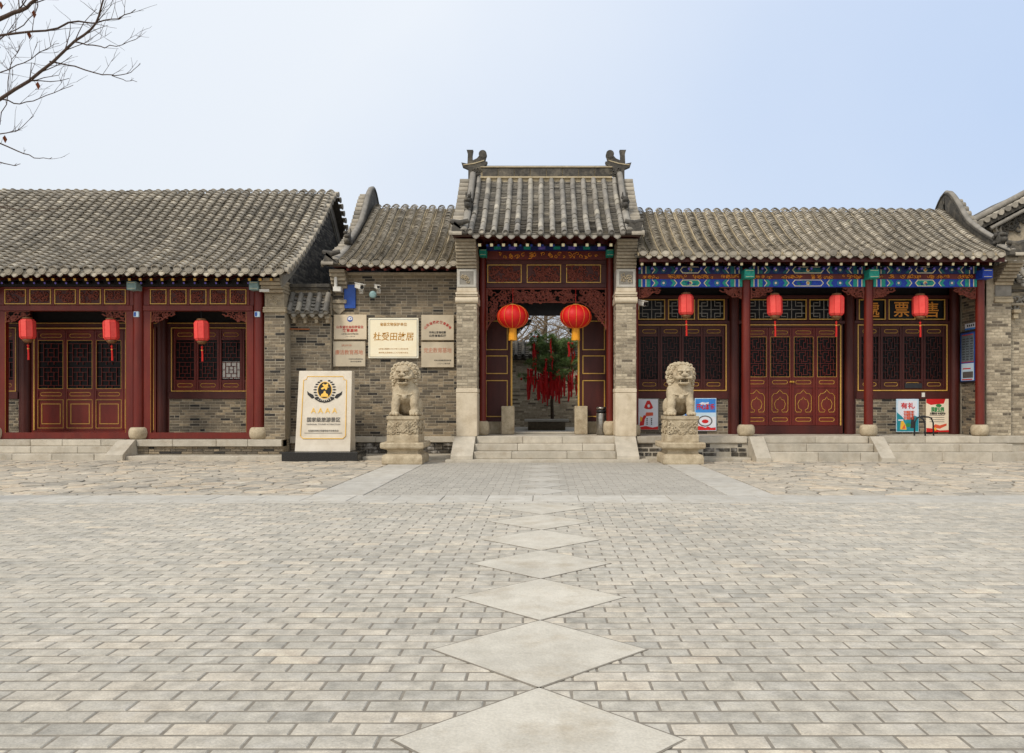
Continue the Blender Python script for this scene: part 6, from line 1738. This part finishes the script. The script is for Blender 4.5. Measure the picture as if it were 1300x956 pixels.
# information board on the inner side of the east end wall
xi = 10.08 - .006
IB = thing('information_board', 'tall blue information board on the porch end wall by the last column', 'sign', (xi, 19.4, 1.7))
mb = MB(); mb.cbox(xi - .04, xi, 19.02, 19.74, 1.74, 2.97, .008); part('board', mb, 'plastic_dark', IB)
p = MB(); xx = xi - .042
for i, (u0, v0, u1, v1, mi) in enumerate(((.04, .04, .96, .97, 0), (.10, .40, .90, .94, 1), (.10, .05, .90, .38, 2), (.15, .92, .85, .935, 3), (.1, .40, .9, .41, 3), (.2, .27, .7, .29, 3), (.15, .06, .8, .08, 3), (.2, .1, .85, .22, 4))):
    p.box(xx - .001 - i * .0006, xx + .001, 19.02 + .72 * (1 - u1), 19.02 + .72 * (1 - u0), 1.74 + 1.23 * v0, 1.74 + 1.23 * v1, mi)
for k in range(9):
    for q in range(3): p.box(xx - .008, xx, 19.14 + q * .18, 19.25 + q * .18, 2.30 + k * .06, 2.312 + k * .06, 5)
part('print', p, ['enamel_blue', 'print_grey', 'print_pale', 'print_red', 'ink_grey', 'ink_black'], IB)
mb = MB(); mb.cbox(xi - .02, xi, 19.02, 19.55, 3.0, 3.15, .005); mb.box(xi - .023, xi - .0205, 19.03, 19.54, 3.0, 3.04, 1)
for k in range(4): mb.box(xi - .024, xi - .0205, 19.12 + k * .09, 19.17 + k * .09, 3.07, 3.12, 2)
tag(part('name_sign', mb, ['print_white', 'print_sky', 'ink_black'], None), 'small white sign with blue foot above the information board', 'sign')
# steel bin in the gateway
BN = thing('ash_bin', 'slim steel cylinder bin with black collar beside the gate door stone', 'bin', (X(763.5, 19.3), 19.3, P1))
mb = MB(); mb.lathe([(.115, 0), (.12, .01), (.12, .50), (.115, .51)], n=24); link('body', mb.mesh('body', 'steel'), BN, local=True)
mb = MB(); mb.lathe([(.10, .51), (.10, .535), (.125, .54), (.125, .575), (.10, .58)], n=24); link('collar', mb.mesh('collar', 'plastic_dark'), BN, local=True)
mb = MB(); mb.lathe([(.09, .58), (.09, .60), (.118, .605), (.12, .64), (.10, .66)], n=24); link('lid', mb.mesh('lid', 'steel'), BN, local=True)
# black hoop rail on the ticket hall platform
HR = thing('hoop_rail', 'black bent steel rail standing in front of the ticket window posters', 'rail', (X(1173, 18.75), 18.75, P1))
mb = MB(); w = .22
mb.tube([(-w, 0, 0), (-w + .01, 0, .30), (-w + .05, 0, .40), (-w + .12, 0, .43), (w - .12, 0, .43), (w - .05, 0, .40), (w - .01, 0, .30), (w, 0, 0)], .018, 8); link('hoop', mb.mesh('hoop', 'iron_black'), HR, local=True)
mb = MB(); mb.tube([(-.08, 0, .42), (-.03, -.03, .38), (0, -.05, .30), (0, -.06, 0)], .018, 8); link('leg', mb.mesh('leg', 'iron_black'), HR, local=True)

# ================================================================ trees
def grow(mb, p, d, L, r, depth, rng, spread=.55, up=.05, segs=4, shrink=.68, kids=(2, 4), mi=0):
    pts = [Vector(p)]; rad = [r]; d = Vector(d).normalized()
    for i in range(segs):
        d = (d + Vector((rng.gauss(0, .12), rng.gauss(0, .12), rng.gauss(0, .10) + up))).normalized()
        pts.append(pts[-1] + d * L / segs); rad.append(r * (1 - .55 * (i + 1) / segs))
    mb.tube([tuple(q) for q in pts], rad, 5 if r > .02 else 3, mi, .5, False)
    if depth <= 0: return
    for k in range(rng.randint(*kids)):
        i = rng.randint(1, segs); a = Vector((rng.gauss(0, 1), rng.gauss(0, 1), rng.gauss(0, .8))).normalized()
        nd = (d * (1 - spread) + a * spread + Vector((0, 0, up))).normalized()
        grow(mb, pts[i], nd, L * shrink * rng.uniform(.7, 1.15), max(.0028, rad[i] * .62), depth - 1, rng, spread, up, segs, shrink, kids, mi)
# bare tree standing just outside the frame, its limbs reaching in
BT = thing('bare_tree', 'leafless tree with thin dark twigs reaching over the long hall roof', 'tree', (-8.9, 9.4, 0))
tr = MB(); tr.tube([(-8.9, 9.4, -.05), (-8.85, 9.4, .3), (-8.8, 9.38, 1.5), (-8.65, 9.35, 2.9), (-8.55, 9.3, 4.0), (-8.5, 9.2, 5.2), (-8.45, 9.1, 7.2)], [.24, .19, .16, .14, .12, .09, .04], 12)
part('trunk', tr, 'bark', BT)
br = MB(); rng = random.Random(12)
def limb(pts, D0, D1, r0, r1, twigs=5, tl=.35, start=None):
    n = len(pts); P = []
    if start: P.append(Vector(start))
    for i, (px, py) in enumerate(pts):
        D = D0 + (D1 - D0) * i / (n - 1); P.append(Vector((X(px, D), D, Z(py, D))))
    # smooth a little
    Q = [P[0]]
    for a, b in zip(P, P[1:]):
        for f in (.35, .7, 1): Q.append(a.lerp(b, f) + (Vector((rng.gauss(0, .006), rng.gauss(0, .01), rng.gauss(0, .006))) if f < 1 else Vector()))
    m = len(Q); rad = [r0 + (r1 - r0) * (i / (m - 1)) ** .8 for i in range(m)]
    br.tube([tuple(q) for q in Q], rad, 6 if r0 > .012 else 4, 0, .5, False)
    for k in range(twigs):
        i = rng.randint(2 if not start else m // 3, m - 2); d = (Q[i + 1] - Q[i]).normalized()
        nd = (d * .75 + Vector((rng.gauss(0, .45), rng.gauss(0, .4), rng.gauss(.12, .45)))).normalized()
        grow(br, Q[i], nd, tl * rng.uniform(.5, 1.2), max(.0032, rad[i] * .45), 1, rng, .45, .06, 4, .55, (0, 3))
hub = [(-8.55, 9.3, 4.0), (-8.52, 9.25, 4.6), (-8.5, 9.2, 5.2)]
limb([(-60, 160), (0, 126), (50, 92), (95, 52), (122, 29), (131, 0), (140, -30)], 9.2, 8.8, .027, .006, 15, .42, hub[0])
limb([(-40, 52), (0, 45), (58, 39), (100, 27), (122, 29), (150, 24), (172, 12)], 9.0, 8.9, .018, .004, 13, .36, hub[1])
limb([(-50, 38), (0, 24), (25, 14), (45, 0), (70, -30)], 9.1, 8.7, .032, .014, 12, .5, hub[2])
limb([(63, 78), (95, 84), (130, 95), (146, 96), (166, 92), (178, 80)], 9.08, 9.1, .009, .0032, 5, .22)
limb([(142, 96), (160, 103), (174, 104)], 9.1, 9.15, .0045, .003, 1, .1)
limb([(93, 53), (110, 57), (133, 61), (155, 57), (172, 50)], 8.95, 9.0, .009, .003, 5, .22)
limb([(2, 126), (25, 132), (50, 125), (75, 115), (93, 108)], 9.2, 9.3, .008, .003, 5, .22)
limb([(-60, 185), (0, 170), (20, 167), (43, 147)], 9.3, 9.2, .012, .003, 5, .28, hub[0])
limb([(-60, 170), (0, 182), (30, 195), (50, 201), (66, 200)], 9.3, 9.4, .012, .003, 3, .2, hub[0])
limb([(-60, 190), (0, 206), (17, 210), (26, 208)], 9.3, 9.4, .010, .003, 2, .15, hub[0])
limb([(-60, 240), (-10, 260), (20, 267), (60, 267), (86, 262)], 9.4, 9.5, .012, .003, 3, .25, hub[0])
limb([(-60, 120), (0, 92), (30, 80), (60, 62), (75, 55)], 9.0, 9.2, .012, .003, 11, .3, hub[1])
limb([(-50, 70), (0, 50), (30, 32), (48, 8), (52, -20)], 9.3, 9.5, .012, .004, 10, .35, hub[1])
limb([(-60, 150), (0, 158), (10, 120), (15, 75), (30, 50)], 9.3, 9.3, .010, .003, 10, .3, hub[0])
limb([(-50, 10), (0, 60), (-20, 90)], 9.2, 9.3, .014, .003, 5, .3, hub[2])
for k in range(9):
    grow(br, hub[k % 3], (rng.uniform(-1, .1), rng.uniform(-1, 1), rng.uniform(.3, .9)), 1.6, .05, 3, rng, .5, .06, 5, .66, (2, 3))
part('crown', br, 'twig', BT)
lv = MB()
for (px, py, D) in ((48, 108, 9.0), (43, 17, 9.0), (37, 44, 9.0), (1, 6, 9.1), (6, 176, 9.3)):
    x, z = X(px, D), Z(py, D); lv.add([(x, D, z + .04), (x + .02, D - .02, z), (x, D + .01, z - .05), (x - .02, D - .01, z + .005)], [(0, 1, 2, 3)]); lv.add([(x, D, z + .04), (x + .01, D + .03, z), (x, D + .01, z - .05), (x - .005, D + .005, z + .005)], [(0, 1, 2, 3)])
part('withered_leaf', lv, 'leaf_brown', BT)
# bare trees beyond the screen wall
rng = random.Random(3)
for x, y, h, m, lab in ((.05, 33, 7.2, 'twig_pale', 'pale bare tree with straight trunk rising behind the screen wall'), (-2.6, 35, 6.8, 'twig_pale', 'pale bare tree rising behind the plaque side of the screen wall'), (1.6, 31, 6.0, 'twig_pale', 'pale bushy bare tree between the screen wall and the trees behind'), (-1.1, 31.5, 6.2, 'twig_pale', 'pale spreading bare tree close behind the screen wall'), (2.9, 36.5, 6.0, 'twig', 'dark bare tree rising behind the ticket hall side of the screen wall')):
    t = thing('bare_tree', lab, 'tree', (x, y, 0), 'bare trees behind the screen wall')
    tk = MB(); tk.tube([(x, y, 0), (x + .03, y, 1.5), (x - .02, y, 3.2), (x + .05, y, 5.0), (x, y, h)], [.16, .13, .11, .07, .02], 10); part('trunk', tk, 'bark', t)
    cr_ = MB()
    for k in range(44):
        z = 1.9 + (h - 2.2) * k / 44; grow(cr_, (x, y, z), (rng.gauss(0, 1), rng.gauss(0, 1), rng.uniform(.1, .8)), rng.uniform(1.0, 1.9), .035, 3, rng, .5, .03, 4, .66, (3, 4))
    part('crown', cr_, m, t)
# small pine hung with ribbons
PT = thing('pine_tree', 'small dark green pine hung with red ribbons in the court behind the gate', 'tree', (.28, 25.6, .74))
tk = MB(); tk.tube([(.28, 25.6, .70), (.26, 25.6, 1.3), (.32, 25.58, 2.0), (.36, 25.6, 2.7), (.40, 25.6, 3.25)], [.06, .05, .045, .035, .012], 10)
nd = MB(); rng = random.Random(9); tips = []
for k in range(44):
    z = 1.80 + 1.40 * (k / 44) ** .9; a = k * 2.4 + rng.uniform(-.4, .4); Lb = (1.02 - .35 * (z - 1.75) / 1.5) * rng.uniform(.55, 1.05)
    p0 = Vector((.33, 25.6, z)); d = Vector((math.cos(a), math.sin(a), rng.uniform(-.05, .35)))
    pm = p0 + d * Lb * .5 + Vector((0, 0, .03)); p1 = p0 + d * Lb + Vector((0, 0, .08))
    tk.tube([tuple(p0), tuple(pm), tuple(p1)], [.016, .011, .005], 4, 0, .5, False)
    tips.append((p0, p1))
    for q in range(15):
        c = p0.lerp(p1, rng.uniform(.35, 1.08)) + Vector((rng.gauss(0, .06), rng.gauss(0, .06), rng.gauss(.02, .05)))
        tv = min(.99, max(0, .45 + rng.gauss(0, .22)))
        for n_ in range(34):
            dv = Vector((rng.gauss(0, 1), rng.gauss(0, 1), rng.gauss(.35, .8))).normalized(); Ln = rng.uniform(.09, .17); sd = dv.cross(Vector((rng.random(), rng.random(), rng.random()))).normalized() * .007
            e_ = c + dv * Ln; nd.add([tuple(c - sd), tuple(c + sd), tuple(e_)], [(0, 1, 2)], 0, min(.999, max(0, tv + rng.gauss(0, .1))))
part('trunk', tk, 'bark', PT); part('crown', nd, 'needle', PT)
for k in range(120):
    if k < 100: p = Vector((.30 + .78 * max(-1, min(1, rng.gauss(0, .55))), 25.6 + rng.uniform(-.55, .35), 2.08 + rng.uniform(-.22, .24)))
    else: p0, p1 = tips[rng.randrange(20, 44)]; p = p0.lerp(p1, .85)
    Lr = rng.uniform(.35, .72); w = rng.uniform(.018, .034); a = rng.uniform(-.8, .8)
    dx, dy = math.cos(a) * w, math.sin(a) * w; mb = MB(); n_ = 6; vs = []
    ph = rng.uniform(0, 6)
    for i in range(n_ + 1):
        ox = .012 * math.sin(ph + i * 1.1); vs += [(-dx + ox, -dy, -Lr * i / n_), (dx + ox, dy, -Lr * i / n_)]
    mb.add(vs, [(2 * i, 2 * i + 1, 2 * i + 3, 2 * i + 2) for i in range(n_)]); mb.ell((0, 0, 0), (w * 1.5, w * 1.5, w * 1.3), 6, 4)
    o = link('ribbon', mb.mesh('ribbon', 'ribbon_red'), None, tuple(p)); tag(o, 'red prayer ribbon tied to the small pine', 'ribbon', 'ribbons on the pine')
for k in range(12):
    p0, p1 = tips[rng.randrange(4, 44)]; p = p0.lerp(p1, 1.03) + Vector((0, -.05, -.03)); mb = MB(); mb.ell((0, 0, 0), (.038, .038, .038), 10, 7); mb.cyl((0, 0, .03), (0, 0, .06), .004, n=4)
    o = link('red_bauble', mb.mesh('red_bauble', 'lantern_red'), None, tuple(p)); tag(o, 'small round red bauble hung on the pine', 'bauble', 'baubles on the pine')
